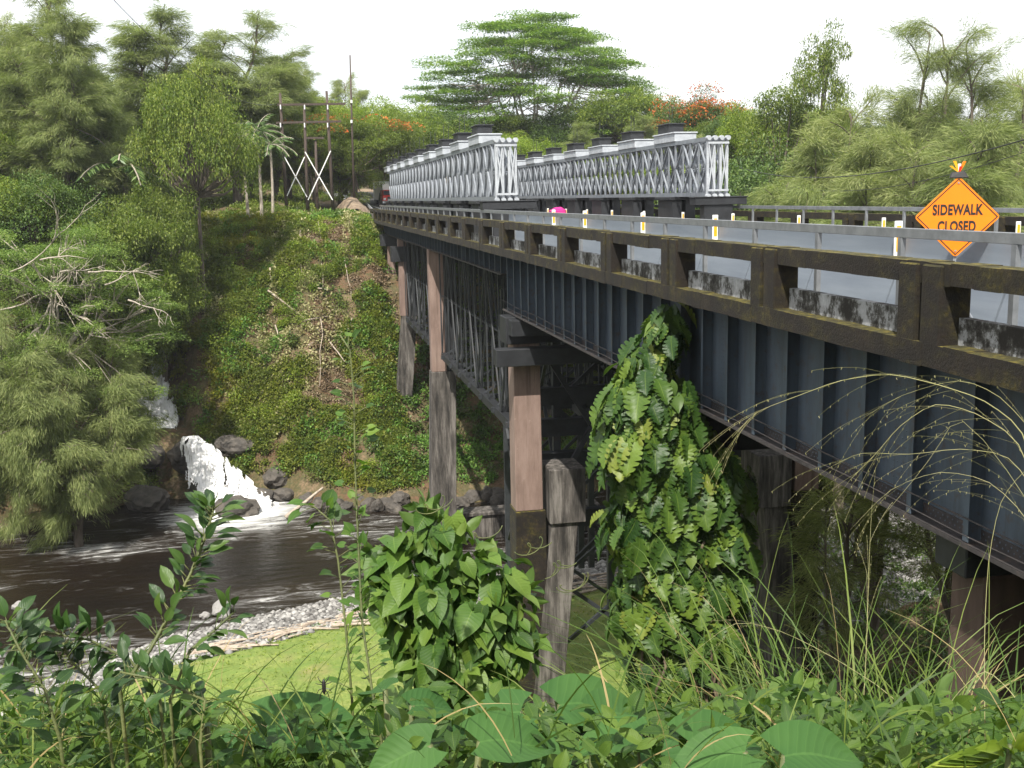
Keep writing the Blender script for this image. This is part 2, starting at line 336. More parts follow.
# ---------------------------------------------------------------- terrain
SX = [-400, -60, -30, -13, -8, 3, 20, 34, 60, 400]; SY = [-20, 36, 47, 56.7, 61, 65.3, 67.5, 74, 80, 90]     # near shoreline
FX = [-400, -60, -24, -17, -13, -3, 7, 20, 60, 400]; FY = [60, 76, 83, 89, 91.5, 90, 84, 84, 92, 120]          # far shoreline
def ys(x): return np.interp(x, SX, SY)
def yf(x): return np.interp(x, FX, FY)
def H(x, y):
    x = np.asarray(x, float); y = np.asarray(y, float)
    n = fbm(x/9, y/9, 4); n2 = fbm(x/2.2+40, y/2.2, 3)
    # near side
    zn = 22.2-0.545*np.maximum(y-1.0, 0)+.5*n*sstep(3, 10, y)
    lawn = 1.25+.12*n+.03*np.maximum(58-y, 0)
    near = np.maximum(zn, lawn)
    s = ys(x)-y                         # metres to the shoreline
    bank = np.where(s < 8, 0.17*s+.1*n2*sstep(0, 2, s), 99)
    near = np.minimum(near, np.maximum(bank, -1.6))
    # far side
    q = y-yf(x)+1.6*fbm(x/4+9, y/9, 3)
    wr = sstep(-2, 9, x)                # beside the bridge the bank starts later and is steeper
    prof_a = np.interp(q, [-9, -3, 0, 1.5, 4, 18, 24, 30, 60, 130, 300, 900], [-1.6, -1.2, 0, 1.2, 4.5, 19.0, 22.3, 22.6, 24, 34, 44, 60])
    prof_b = np.interp(q, [-9, -3, 0, 1.5, 9, 27, 32, 60, 130, 300, 900], [-1.6, -1.2, 0, 1.0, 3.5, 21.2, 22.3, 22.6, 27, 38, 60])
    far = prof_a*(1-wr)+prof_b*wr
    far = far+(1.5*n+.8*n2)*sstep(0, 4, q)*(1-.85*sstep(22, 30, q)*sstep(-4, 3, x)*(1-sstep(60, 80, q)))
    # ravine of the tributary with its two falls
    cx = np.interp(y, [84, 88, 92, 98, 102, 110, 130], [-5.5, -6.5, -9, -12.3, -13, -18, -30])
    fl = np.interp(y, [84, 87.2, 88.0, 91.5, 92.3, 97.4, 98.2, 101.5, 102.3, 120, 160], [-.6, -.3, .7, 4.2, 4.6, 4.9, 5.3, 8.4, 8.8, 14, 30])
    wd = np.interp(y, [84, 88, 92, 98, 104], [3.6, 3.0, 1.3, 1.6, 1.6])
    m = 1-sstep(wd, wd+2.2, np.abs(x-cx))
    far = far*(1-m)+np.minimum(far, fl)*m
    # left hills rise higher
    far = far+sstep(-14, -50, x)*sstep(10, 60, q)*9
    far = np.where((x > 7) & (x < 24) & (y > 114), np.minimum(far, 22.0), far)
    mid = (ys(x)+yf(x))/2
    z = np.where(y < mid, near, far)
    return z
def Hz(x, y): return float(H(np.array([x]), np.array([y]))[0])
gx = np.concatenate([-np.geomspace(3000, 62, 26), np.arange(-60, 70, .55), np.geomspace(72, 3000, 26)])
gy = np.concatenate([-np.geomspace(400, 12, 14), np.arange(-10, 132, .55), np.geomspace(134, 5000, 40)])
X_, Y_ = np.meshgrid(gx, gy); Z_ = H(X_, Y_)
nx, ny = len(gx), len(gy)
ii = (np.arange(ny-1)[:, None]*nx+np.arange(nx-1)[None, :]).ravel()
tag(nobj('ground', npmesh('ground', np.stack([X_, Y_, Z_], -1), np.stack([ii, ii+1, ii+nx+1, ii+nx], 1), M['soil'], smooth=True)), kind='structure')
def strip(name, xs, f0, f1, nv, m, off, kind='structure'):
    xs = np.asarray(xs, float); t = np.linspace(0, 1, nv)
    Xs = np.repeat(xs[:, None], nv, 1); Ys = f0(xs)[:, None]*(1-t)+f1(xs)[:, None]*t
    Zs = H(Xs, Ys)+off*np.minimum(1, 8*np.minimum(t, 1-t))[None, :]-.02
    n = len(xs); k = (np.arange(n-1)[:, None]*nv+np.arange(nv-1)[None, :]).ravel()
    return tag(nobj(name, npmesh(name, np.stack([Xs, Ys, Zs], -1), np.stack([k, k+nv, k+nv+1, k+1], 1), m, smooth=True)), kind=kind)
strip('lawn', np.arange(-34, 21, .5), lambda x: np.full_like(x, 37.5)+.8*fbm(x/3, x*0), lambda x: ys(x)-6.6+1.2*fbm(x/2.5+7, x*0+3), 60, M['lawn'], .10)
strip('gravel_bank', np.arange(-55, 60, .5), lambda x: ys(x)-7.6-14*sstep(20, 26, x)+.5*fbm(x/2, x*0+8), lambda x: ys(x)+1.0, 24, M['gravel'], .06)
# river
rx = np.linspace(-320, 320, 400); ry = np.linspace(20, 130, 90); A, B = np.meshgrid(rx, ry); k = (np.arange(89)[:, None]*400+np.arange(399)[None, :]).ravel()
tag(nobj('river_water', npmesh('river_water', np.stack([A, B, .07*fbm(A/1.7, B/1.1, 3)], -1), np.stack([k, k+1, k+401, k+400], 1), M['water'], smooth=True)), kind='structure')

# ---------------------------------------------------------------- the bridge
DECK = EYE-2.05
Y0, Y1 = -7.0, 117.0
bridge = tag(empty('road_bridge', (15, 50, 0)), 'old highway bridge with mossy parapet, blue grey girders and tall pink piers over the river', 'bridge')
bridge.location = (0, 0, 0)
b = MB()
b.box(8.5, 22.55, Y0, Y1, DECK-.2, DECK-.06)            # slab
b.build('deck_slab', M['old_conc'], bridge)
b = MB(); b.box(10.6, 20.6, Y0, Y1+.0, DECK-.06+.001, DECK); b.build('road_surface', M['asphalt'], bridge)
b = MB(); b.box(8.62, 10.0, Y0, Y1, DECK-.06+.002, DECK+.03); b.box(20.75, 22.5, Y0, Y1, DECK-.058, DECK+.03); b.build('sidewalk', M['walk'], bridge, bevel=.02)
b = MB()
for xx in (15.5, 15.75): b.box(xx, xx+.12, Y0, Y1, DECK, DECK+.004)
b.build('centre_line', M['yellow'], bridge)
def parapet(xo, sgn, name):
    """outer face at xo; sgn=+1 means the inside lies towards +X"""
    X = lambda a: xo+sgn*a
    def bx(bb, a0, a1, y0, y1, z0, z1): bb.box(min(X(a0), X(a1)), max(X(a0), X(a1)), y0, y1, z0, z1)
    b = MB(); b2 = MB()
    n = 60; ysr = np.linspace(Y0, Y1, 250)
    for y0, y1 in zip(ysr[:-1], ysr[1:]):                # worn, slightly uneven edges
        j = (vn(y0*3.1, 1.5)-.5)*.03; k = (vn(y0*2.3, 7.5)-.5)*.02
        bx(b2, 0+j, .38, y0, y1, EYE-1.21+j, EYE-.93+j)
        bx(b, -.05+k, .62, y0, y1, EYE-2.28+k*1.4, EYE-1.97+j)
    par = b.build('parapet', M['moss'], bridge); b2.build('top_beam', M['moss'], par)
    p = MB(); bx(p, .24, .38, Y0, Y1, EYE-1.98, EYE-1.62); p.build('inner_panel', M['peel'], par)
    return par, X, bx
par, Xn, bxn = parapet(8.0, 1, 'near')
farpar, Xf, bxf = parapet(23.0, -1, 'far')
def posts(par, bx, detailed):
    first = {}
    y = 17.97-4.92*5
    i = 0
    while y < Y1:
        for side, (ya, yb) in enumerate(((y+.06, y+.5), (y-.5, y-.06))):
            if ya > Y0 and yb < Y1:
                m = MB(); 
                bx(m, -.045, .40, ya, yb, EYE-2.02, EYE-.955)
                o = m.build('parapet_post', M['moss'], par, bevel=.02)
        y += 4.92
posts(par, bxn, True); posts(farpar, bxf, False)

def girder(X, y0, y1, sgn, name='plate_girder', top=EYE-2.27, bot=EYE-4.78, rivets=True):
    b = MB()
    b.box(X-.012, X+.012, y0, y1, bot+.03, top)
    s = b; y = 14.35-1.42*14; ysl = []
    while y < y1:
        if y > y0: ysl.append(y)
        y += 1.42
    for y in ysl:
        for sd in (-1, 1):
            s.box(*(sorted((X+sd*.008, X+sd*.26))), y-.012, y+.012, bot+.05, top)
            s.box(*(sorted((X+sd*.245, X+sd*.262))), y-.06, y+.06, bot+.05, top)
    g = b.build(name, M['girder'], bridge)
    f = MB(); f.box(X-.3, X+.3, y0, y1, bot-.03, bot+.03); f.box(X-.03, X+.03, y0, y1, bot+.03, bot+.2)
    f.box(X-.3, X+.3, y0, y1, top-.03, top+.004); f.build('flange', M['flange'], g)
    if rivets:
        V = []; F = []; k = 0
        def rv(x, y, z, r=.016):
            nonlocal k
            for j in range(5):
                V.append((x, y+r*cos(j*1.2566), z+r*sin(j*1.2566)))
            V.append((x-.014, y, z))
            for j in range(5): F.append((k+j, k+(j+1) % 5, k+5))
            k += 6
        yy = 8.0
        while yy < 32:
            rv(X-.031, yy, bot+.085); rv(X-.031, yy+.06, bot+.15); yy += .12
        for yc in (14.35+1.42*n+.71 for n in (0, 5, 10)):
            for zz in np.arange(bot+.25, top-.1, .13):
                for dy in (-.16, -.06, .06, .16): rv(X-.012, yc+dy, zz)
        nobj('rivets', npmesh('rivets', V, F, M['girder']), g)
        c = MB(); c.tube([(X-.36, y0, bot+.42)]+[(X-.34, y, bot+.40+.03*sin(y)) for y in np.arange(y0+2, y1, 3)]+[(X-.36, y1, bot+.42)], .013, 5)
        c.tube([(X-.33, y, bot+.18+.02*sin(y*1.3)) for y in np.arange(y0, y1, 2.5)], .009, 5)
        c.build('conduit', M['flange'], g, smooth=True)
    return g
for X in (9.0, 13.2, 17.8, 22.0): girder(X, Y0, 46.6, -1, rivets=(X == 9.0))
b = MB()      # cross frames between the girders
for y in np.arange(-4, 46, 5.68):
    for xa, xb in ((9.3, 12.9), (13.5, 17.5), (18.1, 21.7)):
        b.bar((xa, y, EYE-2.6), (xb, y, EYE-4.5), .12); b.bar((xa, y, EYE-4.5), (xb, y, EYE-2.6), .12); b.bar((xa, y+.2, EYE-4.55), (xb, y+.2, EYE-4.55), .16)
b.build('cross_frame', M['steel_dark'], bridge)

# deck trusses between pier three and the far bank
def decktruss(X, y0, y1, top=EYE-2.75, bot=EYE-10.2, pan=3.7):
    b = MB(); n = round((y1-y0)/pan); st = (y1-y0)/n
    b.box(X-.22, X+.22, y0, y1, top-.25, top+.2)
    b.box(X-.2, X+.2, y0, y1, bot-.22, bot+.18)
    tr = b.build('deck_truss', M['steel_dark'], bridge)
    v = MB()
    for i in range(n+1):
        y = y0+i*st
        for d in (-.13, .13): v.bar((X+d, y, bot), (X+d, y, top), .07, .16)
        if i < n:
            a, c = ((bot, top) if i % 2 else (top, bot))
            for d in (-.13, .13): v.bar((X+d, y, a), (X+d, y+st, c), .06, .13)
            v.bar((X, y, (bot+top)/2+.2), (X, y+st, (bot+top)/2+.2), .09)
    v.build('web_members', M['steel_lattice'], tr)
    return tr
for X in (9.35, 13.2, 17.8, 21.6): decktruss(X, 46.8, 71.3); decktruss(X, 73.6, 94.6)
b = MB()
for y in np.arange(48, 95, 3.7):
    b.bar((9.3, y, EYE-10), (21.6, y, EYE-3), .1); b.bar((9.3, y, EYE-3), (21.6, y, EYE-10), .1); b.box(9, 22, y-.12, y+.12, EYE-2.7, EYE-2.45)
    b.box(9, 22, y-.1, y+.1, EYE-10.3, EYE-10.05)
b.build('sway_bracing', M['steel_lattice'], bridge)
for X in (9.0, 13.2, 17.8, 22.0): 
    g = girder(X, 46.9, 117, -1, top=EYE-2.27, bot=EYE-3.3, rivets=False) if X in (9.0, 22.0) else None

def column(b, x0, x1, y0, y1, z0, z1, dx0=0, w0=0, d0=0):
    """a shaft; dx0 shifts and w0/d0 widen the foot"""
    b.hexa([(x0+dx0-w0, y0-d0, z0), (x1+dx0+w0, y0-d0, z0), (x1+dx0+w0, y1+d0, z0), (x0+dx0-w0, y1+d0, z0)],
           [(x0, y0, z1), (x1, y0, z1), (x1, y1, z1), (x0, y1, z1)])
def mir(x0, x1): return 31-x1, 31-x0
def pier(Y, parts, caps, label):
    """parts: (name, material, x0,x1, dy, z0,z1, dx,w,d); mirrored about the middle of the deck"""
    r = None; pobj = []
    for (nm, m, x0, x1, dy, dep, z0, z1, dx, wd, dd) in parts:
        for k in (0, 1):
            b = MB()
            if k == 0: column(b, x0, x1, Y+dy, Y+dy+dep, z0, z1, dx, wd, dd)
            else:
                a, c = mir(x0, x1); column(b, a, c, Y+dy, Y+dy+dep, z0, z1, -dx, wd, dd)
            o = b.build(nm, m, bridge if r is None else r, bevel=.03)
            if label and k == 0 and r is None: o['label'] = label
            if r is None: r = o
    for (x0, x1, dy, dep, z0, z1) in caps:
        b = MB(); b.box(x0, x1, Y+dy, Y+dy+dep, z0, z1); b.build('cap_beam', M['steel_dark'], r, bevel=.02)
    return r
E_ = EYE
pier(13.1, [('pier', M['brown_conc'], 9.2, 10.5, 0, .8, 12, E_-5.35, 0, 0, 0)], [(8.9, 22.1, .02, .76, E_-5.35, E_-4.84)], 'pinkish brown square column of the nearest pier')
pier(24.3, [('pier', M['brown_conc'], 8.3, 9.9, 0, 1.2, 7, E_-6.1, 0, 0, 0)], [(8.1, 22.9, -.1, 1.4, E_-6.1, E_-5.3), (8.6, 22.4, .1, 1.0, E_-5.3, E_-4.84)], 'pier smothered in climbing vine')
pier(44.0, [('pier', M['pink'], 8.62, 9.75, 0, 1.15, E_-13.1, E_-5.95, .03, .02, 0), ('pier_base', M['moss'], 8.6, 9.9, -.08, 1.4, .5, E_-13.1, 0, .1, 0),
            ('old_pier_block', M['old_conc'], 10.05, 11.6, -.25, 2.0, E_-13.7, E_-11.35, 0, 0, 0),
            ('old_pier_leg', M['old_conc'], 10.15, 11.3, -.1, 1.6, 1.0, E_-13.7, -1.0, .12, 0)],
     [(7.75, 23.2, -1.0, .75, E_-6.75, E_-6.05), (8.3, 22.7, -.2, 1.4, E_-5.95, E_-4.85), (8.4, 22.6, -.95, .7, E_-5.55, E_-4.9)], 'third pier: pale pink column on a dark base')
pier(72.0, [('pier', M['pink'], 8.6, 9.6, 0, 1.0, E_-11.4, E_-3.3, 0, 0, 0), ('steel_post', M['steel_dark'], 9.62, 10.3, 0, .9, E_-11.4, E_-3.3, 0, 0, 0),
            ('old_pier_leg', M['old_conc'], 8.55, 10.2, -.1, 1.3, -1, E_-11.4, -.4, .05, .1)], [], None)
pier(95.0, [('pier', M['pink'], 8.75, 9.45, 0, .8, E_-10, E_-3.3, 0, 0, 0), ('steel_post', M['steel_dark'], 9.5, 10.3, 0, .8, E_-10, E_-3.3, 0, 0, 0),
            ('old_pier_leg', M['old_conc'], 8.9, 10.2, -.1, 1.3, -1, E_-10, -1.5, .05, .1)], [(8.1, 22.9, -.3, .9, E_-5.3, E_-4.0)], None)
pier(106.0, [('pier', M['pink'], 8.75, 9.45, 0, .8, 8, E_-3.3, 0, 0, 0)], [(8.1, 22.9, -.1, .9, E_-4.4, E_-3.3)], None)
# steel tower behind pier three: frames with cross bracing and wide plates
tw = MB()
for (xa, xb) in ((11.0, 15.2), (15.8, 20.0)):
    for yy in (46.5, 52.5, 58.5):
        for x in (xa, xb): tw.bar((x, yy, 3), (x, yy, E_-4.9), .32)
        for z0, z1 in ((E_-9.0, E_-5.2), (E_-13, E_-9.2), (E_-17, E_-13.2), (E_-20.5, E_-17.2)):
            tw.bar((xa, yy, z0), (xb, yy, z1), .16); tw.bar((xb, yy, z0), (xa, yy, z1), .16)
for z in (E_-8.3, E_-9.7, E_-11.2, E_-13.9):
    tw.box(10.2, 20.6, 46.2, 46.45, z-.75, z); tw.box(10.2, 20.6, 46.05, 46.5, z, z+.06)
for x in (11, 20):
    for (z0, z1) in ((E_-12.5, E_-5), (E_-19, E_-12.5)):
        for (ya, yb) in ((46.5, 52.5), (52.5, 58.5)): tw.bar((x, ya, z0), (x, yb, z1), .14); tw.bar((x, yb, z0), (x, ya, z1), .14)
tw.bar((10.4, 45.9, E_-13.5), (14.6, 45.9, E_-6.4), .22); tw.bar((14.8, 45.9, E_-13.8), (10.6, 45.9, E_-7.0), .2)
tw.build('steel_tower', M['steel_lattice'], bridge)
# far abutment
b = MB(); b.box(8.3, 22.7, 114.5, 120, 10, DECK-.46); b.box(7.9, 8.3, 113, 121, 14, EYE-1.4); b.build('abutment', M['old_conc'], bridge, bevel=.05)
b = MB(); b.box(8.3, 22.7, -9, -5.5, 14, DECK-.46); b.build('abutment', M['old_conc'], bridge)
# old footing wall in the river
b = MB(); b.box(9.2, 20.5, 74.6, 75.8, -1.5, 1.7); b.box(8.9, 20.8, 74.4, 76.0, 1.7, 2.0)
tag(b.build('footing_wall', M['old_conc'], None, bevel=.06), 'low weathered concrete footing wall standing in the river under the bridge', 'wall')

# near handrail between sidewalk and road barrier
def handrail(X, top, label, step, ph, double=False):
    r = tag(empty('handrail', (X, 50, DECK)), label, 'railing'); r.location = (0, 0, 0)
    b = MB(); b.box(X-.03, X+.03, Y0, Y1, EYE-top-.15, EYE-top); b.build('top_rail', M['rail'], r, bevel=.008)
    n = 0; y = ph
    me = MB(); me.box(-.04, .04, -.05, .05, DECK+.03, EYE-top-.151); first = None
    while y < Y1-1 and n < 98:
        if first is None: first = me.build('post', M['rail'], r); first.location = (X+.0, y, 0)
        else:
            c = first.copy(); COL.objects.link(c); c.location = (X, y, 0)
        y += step; n += 1
    return r
handrail(9.02, .57, 'grey steel handrail along the near sidewalk edge, passing in front of the orange sign', 2.72, 15.3-2.72*8)
handrail(21.9, .63, 'grey steel handrail along the far sidewalk of the bridge', 2.72, 15.3-2.72*8)
# grey traffic barrier
def barrier(X, label):
    r = tag(empty('traffic_barrier', (0, 0, 0)), label, 'barrier')
    p = [(X+.05, EYE-.66), (X+.14, EYE-.66), (X+.17, EYE-1.2), (X+.36, EYE-2.03), (X-.25, EYE-2.03), (X-.0, EYE-1.3)]
    v = []; 
    yy = np.arange(Y0, 115, 3.05)
    for a in yy:
        m = MB(); n = len(p); a2 = a+3.0
        m.add([(q[0], a, q[1]) for q in p]+[(q[0], a2, q[1]) for q in p], [tuple(range(n))]+[tuple(range(2*n-1, n-1, -1))]+[(i, i+n, (i+1) % n+n, (i+1) % n) for i in range(n)])
        m.build('barrier_unit', M['galv_side'], r)
    t = MB(); t.box(X-.10, X-.01, Y0, 115, EYE-1.22, EYE-1.15); t.build('base_rail', M['white'], r)
barrier(10.2, 'continuous blue grey metal traffic barrier along the near edge of the road')

# reflective delineator posts
def delineator(loc, label, group, short=1, first=[None]):
    if first[0] is None or first[0][1] != short:
        r = empty('delineator_post', loc); 
        m = MB(); m.box(-.07, .07, -.02, .02, 0, 1.12-.5*short); m.build('post', M['white'], r, bevel=.01)
        m = MB(); m.box(-.042, .042, -.024, -.021, .55-.45*short, 1.04-.5*short); m.build('reflector', M['yellow'], r)
        first[0] = (r, short)
    else: r = copy_tree(first[0][0]); r.location = loc
    return tag(r, label, 'marker post', group)
for k, px in enumerate((898, 715, 643, 585, 554)):
    p = onX(px, 240, 10.145)
    ords = ('nearest white marker post with yellow reflector, left of the orange sign', 'second white marker post along the near barrier, counting away from the sign',
            'third white marker post along the near barrier, above the mossy parapet', 'fourth white marker post along the near barrier', 'farthest white marker post along the near barrier, below the truss end')
    o = delineator((10.145, p.y, EYE-1.149), ords[k], 'marker posts along the near barrier')
fl = ('marker post at the far railing right of the orange sign', 'marker post at the far railing just left of the orange sign', 'yellow marker post at the far railing under the casuarina trees',
      'marker post at the far railing beside the right truss end', 'marker post under the near end of the right truss', 'marker post under the second crib of the right truss', 'marker post beside the third crib of the right truss',
      'marker post beside the fourth crib of the right truss', 'marker post right of the magenta bundle', 'marker post behind the magenta bundle')
for k, px in enumerate((1019, 884, 799, 733, 683, 644, 612, 587, 566, 548)):
    p = onX(px, 215, 19.6); delineator((19.6, p.y, DECK), fl[k], 'marker posts along the far side of the road', 0)

# ---------------------------------------------------------------- panel trusses standing on the deck
def panel_truss(X0, X1, ya, yb, label):
    r = tag(empty('panel_truss', (0, 0, 0)), label, 'truss', 'temporary steel panel trusses on the deck')
    zb, zt = EYE-.16, EYE+2.74
    planes = np.linspace(X0+.05, X1-.05, 4)
    b = MB()
    for x in planes:
        b.box(x-.05, x+.05, ya+.1, yb, zb, zb+.2); b.box(x-.05, x+.05, ya+.1, yb, zt-.2, zt)
    ch = b.build('chord', M['galv'], r)
    pan = 2.28; n = int((yb-ya)/pan)
    v = MB()
    for i in range(n):
        y = ya+.12+i*pan
        for x in planes:
            v.box(x-.045, x+.045, y, y+.12, zb+.2, zt-.2)
            ym = y+pan/2
            v.box(x-.035, x+.035, ym-.04, ym+.04, zb+.2, zt-.2)
            zm = (zb+zt)/2
            for (p, q) in (((y+.1, zm), (ym, zt-.2)), ((ym, zt-.2), (y+pan, zm)), ((y+.1, zm), (ym, zb+.2)), ((ym, zb+.2), (y+pan, zm))):
                v.bar((x, p[0], p[1]), (x, q[0], q[1]), .07, .09, up=(1, 0, 0))
    v.build('panel_bracing', M['galv'], r)
    # end frame: posts, diagonals and the pinned lugs of the four chords
    e = MB()
    for x in planes: e.box(x-.06, x+.06, ya, ya+.1, zb-.05, zt+.05)
    for (a, c) in ((0, 1), (2, 3)):
        e.bar((planes[a], ya-.03, zb+.3), (planes[c], ya-.03, zt-.3), .06); e.bar((planes[c], ya-.06, zb+.3), (planes[a], ya-.06, zt-.3), .06)
    for z in (zb+.3, zt-.3): e.box(X0, X1, ya-.12, ya-.08, z-.05, z+.05)
    e.build('end_frame', M['galv_bright'], r)  # lighter than the truss sides: sun on the end face, put into the colour
    for x in planes:
        for z in (zb+.02, zt-.06):
            l = MB()
            pts = [(x+.115*cos(a), z+.115*sin(a)) for a in np.arange(0, 2*pi, pi/6)]
            n12 = len(pts); l.add([(p[0], ya-.16, p[1]) for p in pts]+[(p[0], ya+.1, p[1]) for p in pts], [tuple(range(n12))]+[(i, (i+1) % n12, (i+1) % n12+n12, i+n12) for i in range(n12)])
            l.build('chord_lug', M['galv_bright'], r)
    # housings on the top chord with black counter blocks and hanger rods, cribs below
    st = [57.0+7.0*i for i in range(9)]
    fb = None
    for i, y in enumerate(st):
        if i == 0:
            m = MB(); m.box(X0-.06, X1+.06, 0, 3.5, zt+.002, zt+.42); m.box(X0-.12, X1+.12, -.05, 3.55, zt+.42, zt+.50); fb = m.build('hanger_housing', M['galv_bright'], r, bevel=.02)
            m = MB(); m.box(X0+.12, X1-.12, 1.5, 3.3, zt+.50, zt+.98); m.box(X0+.05, X1-.05, 1.4, 3.4, zt+.98, zt+1.05); k = m.build('black_block', M['steel_dark'], fb, bevel=.02)
            m = MB()
            for (xx, yy) in ((X0+.3, 1.9), (X1-.3, 2.9)):
                m = MB(); m.tube([(xx, yy, zt+1.0), (xx, yy, zt+2.0)], .018, 5); m.build('hanger_rod', M['steel_lattice'], fb)
            cr = MB()
            cr.box(X0-.1, X0+.45, .2, 2.6, DECK+.001, zb-.18); cr.box(X1-.45, X1+.1, .2, 2.6, DECK+.001, zb-.18); cr.box(X0-.25, X1+.25, .1, 2.7, zb-.18, zb-.002)
            crib = cr.build('support_crib', M['steel_dark'], r, bevel=.02)
            fb.location = (0, y, 0); crib.location = (0, y, 0)
        else:
            c = copy_tree(fb, r); c.location = (0, y, 0)
            c2 = crib.copy(); COL.objects.link(c2); c2.location = (0, y, 0)
    m = MB(); m.box(X0-.7, X1+.9, ya-.3, ya+.5, zb-.42, zb-.06); m.box(X0-.2, X1+.2, ya-.2, ya+.4, DECK+.001, zb-.42); m.box(X0-.75, X1+.95, ya-.35, ya+.55, zb-.06, zb-.003)
    m.build('end_bearing', M['steel_dark'], r, bevel=.02)
    return r
panel_truss(9.65, 10.7, 52.8, 114.2, 'left galvanised steel panel truss with boxes on top, standing beside the near sidewalk')
panel_truss(20.2, 21.3, 52.4, 114.2, 'right galvanised steel panel truss with boxes on top, on the far side of the road')
# magenta wrapped bundle
p = onX(560, 206, 19.2)
m = MB(); m.hexa([(-.55, -.7, 0), (.55, -.7, 0), (.5, .7, 0), (-.5, .7, 0)], [(-.48, -.62, 1.05), (.5, -.6, 1.12), (.46, .6, 1.0), (-.46, .62, 1.08)])
m.hexa([(-.4, -.55, 1.05), (.42, -.55, 1.1), (.4, .5, 1.0), (-.4, .5, 1.05)], [(-.2, -.3, 1.25), (.25, -.35, 1.28), (.2, .3, 1.2), (-.2, .3, 1.22)])
o = m.build('wrapped_bundle', M['magenta'], None, bevel=.06); o.location = (19.0, p.y, DECK); tag(o, 'bright magenta wrapped bundle on the deck under the right truss', 'bundle')

# ---------------------------------------------------------------- orange sign
sg = onX(957, 217, 9.7)
sign = tag(empty('road_work_sign', (9.7, sg.y, DECK+.03)), 'orange diamond sign reading SIDEWALK CLOSED with small flags on top', 'sign')
sign.rotation_euler = (0, 0, rad(-27))
zc = sg.z-(DECK+.03)
def diamond(b, r, y0, y1, rc=.05):
    pts = []
    for k in range(4):
        a = pi/2*k; c = (r-rc*1.414)*np.array([cos(a), sin(a)])
        for j in range(-2, 3): pts.append((c[0]+rc*cos(a+j*pi/8), c[1]+rc*sin(a+j*pi/8)))
    n = len(pts); b.add([(p[0], y0, zc+p[1]) for p in pts]+[(p[0], y1, zc+p[1]) for p in pts], [tuple(range(n)), tuple(range(2*n-1, n-1, -1))]+[(i, (i+1) % n+0, (i+1) % n+n, i+n) for i in range(n)])
Rr = .60
b = MB(); diamond(b, Rr, 0, .02); pn = b.build('sign_panel', M['orange'], sign)
b = MB()      # black border as a thin frame
def ring(b, r0, r1, y):
    for k in range(4):
        a0, a1 = pi/2*k, pi/2*(k+1)
        c = lambda r, a: (r*cos(a), y, zc+r*sin(a))
        b.add([c(r0, a0), c(r0, a1), c(r1, a1), c(r1, a0)], [(0, 1, 2, 3)])
ring(b, Rr-.055, Rr-.035, -.004); b.build('sign_border', M['black'], pn)
def text(s, size, x, z, parent, mt):
    cu = bpy.data.curves.new('lettering', 'FONT'); cu.body = s; cu.size = size; cu.align_x = 'CENTER'; cu.align_y = 'CENTER'; cu.extrude = .001; cu.offset = size*.035; cu.space_character = 1.05
    o0 = bpy.data.objects.new('tmp', cu); COL.objects.link(o0); bpy.context.view_layer.update()
    me = bpy.data.meshes.new_from_object(o0.evaluated_get(bpy.context.evaluated_depsgraph_get())); bpy.data.objects.remove(o0)
    me.materials.clear(); me.materials.append(mt); o = bpy.data.objects.new('lettering', me); link(o, parent); o.location = (x, -.005, z); o.rotation_euler = (pi/2, 0, 0); o.scale = (.66, 1, 1); return o
text('SIDEWALK', .21, 0, zc+.10, pn, M['black']); text('CLOSED', .21, 0, zc-.145, pn, M['black'])
b = MB(); b.bar((0, .05, 0), (0, .05, zc+Rr+.03), .04)
for s_ in (-1, 1): b.bar((0, .05, .55), (s_*.3, -.35*1, .02), .03); b.bar((0, .05, .55), (s_*.3, .45, .02), .03)
b.build('stand', M['galv'], sign)
b = MB(); b.hexa([(-.13, -.02, zc+Rr-.03), (.14, -.02, zc+Rr-.03), (.14, .09, zc+Rr-.03), (-.13, .09, zc+Rr-.03)], [(-.1, 0, zc+Rr+.06), (.07, 0, zc+Rr+.08), (.07, .07, zc+Rr+.08), (-.1, .07, zc+Rr+.06)])
b.build('clamp', M['black'], sign, bevel=.01)
for (dx, dz, mt) in ((-.12, .1, 'yellow'), (-.07, .17, 'yellow'), (0, .13, 'white'), (.07, .16, 'orange'), (.02, .09, 'red')):
    b = MB(); z = zc+Rr+.05; b.hexa([(-.012, .0, z), (.012, .0, z), (.012, .02, z), (-.012, .02, z)], [(dx-.022, -.01, z+dz), (dx+.022, -.01, z+dz), (dx+.022, .02, z+dz), (dx-.022, .02, z+dz)]); b.build('flag', M[mt], sign)
b = MB(); 
for z in (zc+.5, zc-.5):
    b.tube([(0, -.002, z), (0, -.012, z)], .014, 8)
b.build('bolt', M['galv'], sign)

# ---------------------------------------------------------------- road beyond the bridge, truck, bank
b = MB()
cl = [(15.5, 117), (15.2, 135), (13.5, 152), (9, 170), (1, 190), (-14, 212)]
def offs(cl, d, z):
    o = []
    for i, (x, y) in enumerate(cl):
        x2, y2 = cl[min(i+1, len(cl)-1)]; x1, y1 = cl[max(i-1, 0)]; t = Vector((x2-x1, y2-y1)).normalized(); o.append((x+t.y*d, y-t.x*d, z+.055*max(0, y-117)))
    return o
def road(name, d0, d1, z, m, kind='structure'):
    a = offs(cl, d0, z); c = offs(cl, d1, z); n = len(a); q = MB(); q.add(a+c, [(i, i+1, n+i+1, n+i) for i in range(n-1)]); o = q.build(name, m); return tag(o, kind=kind)
road('road', -5.6, 5.2, DECK+.02, M['asphalt'])
road('road_verge', -12, 12, DECK-.02, M['dry'])
road('edge_line', -5.0, -4.85, DECK+.026, M['white']); road('edge_line', 4.6, 4.75, DECK+.026, M['white']); road('centre_stripe', -.06, .1, DECK+.026, M['yellow'])
tk = tag(empty('truck', (12.1, 138, DECK+.42), rad(4)), 'red and white truck coming down the road at the far end of the bridge', 'truck')
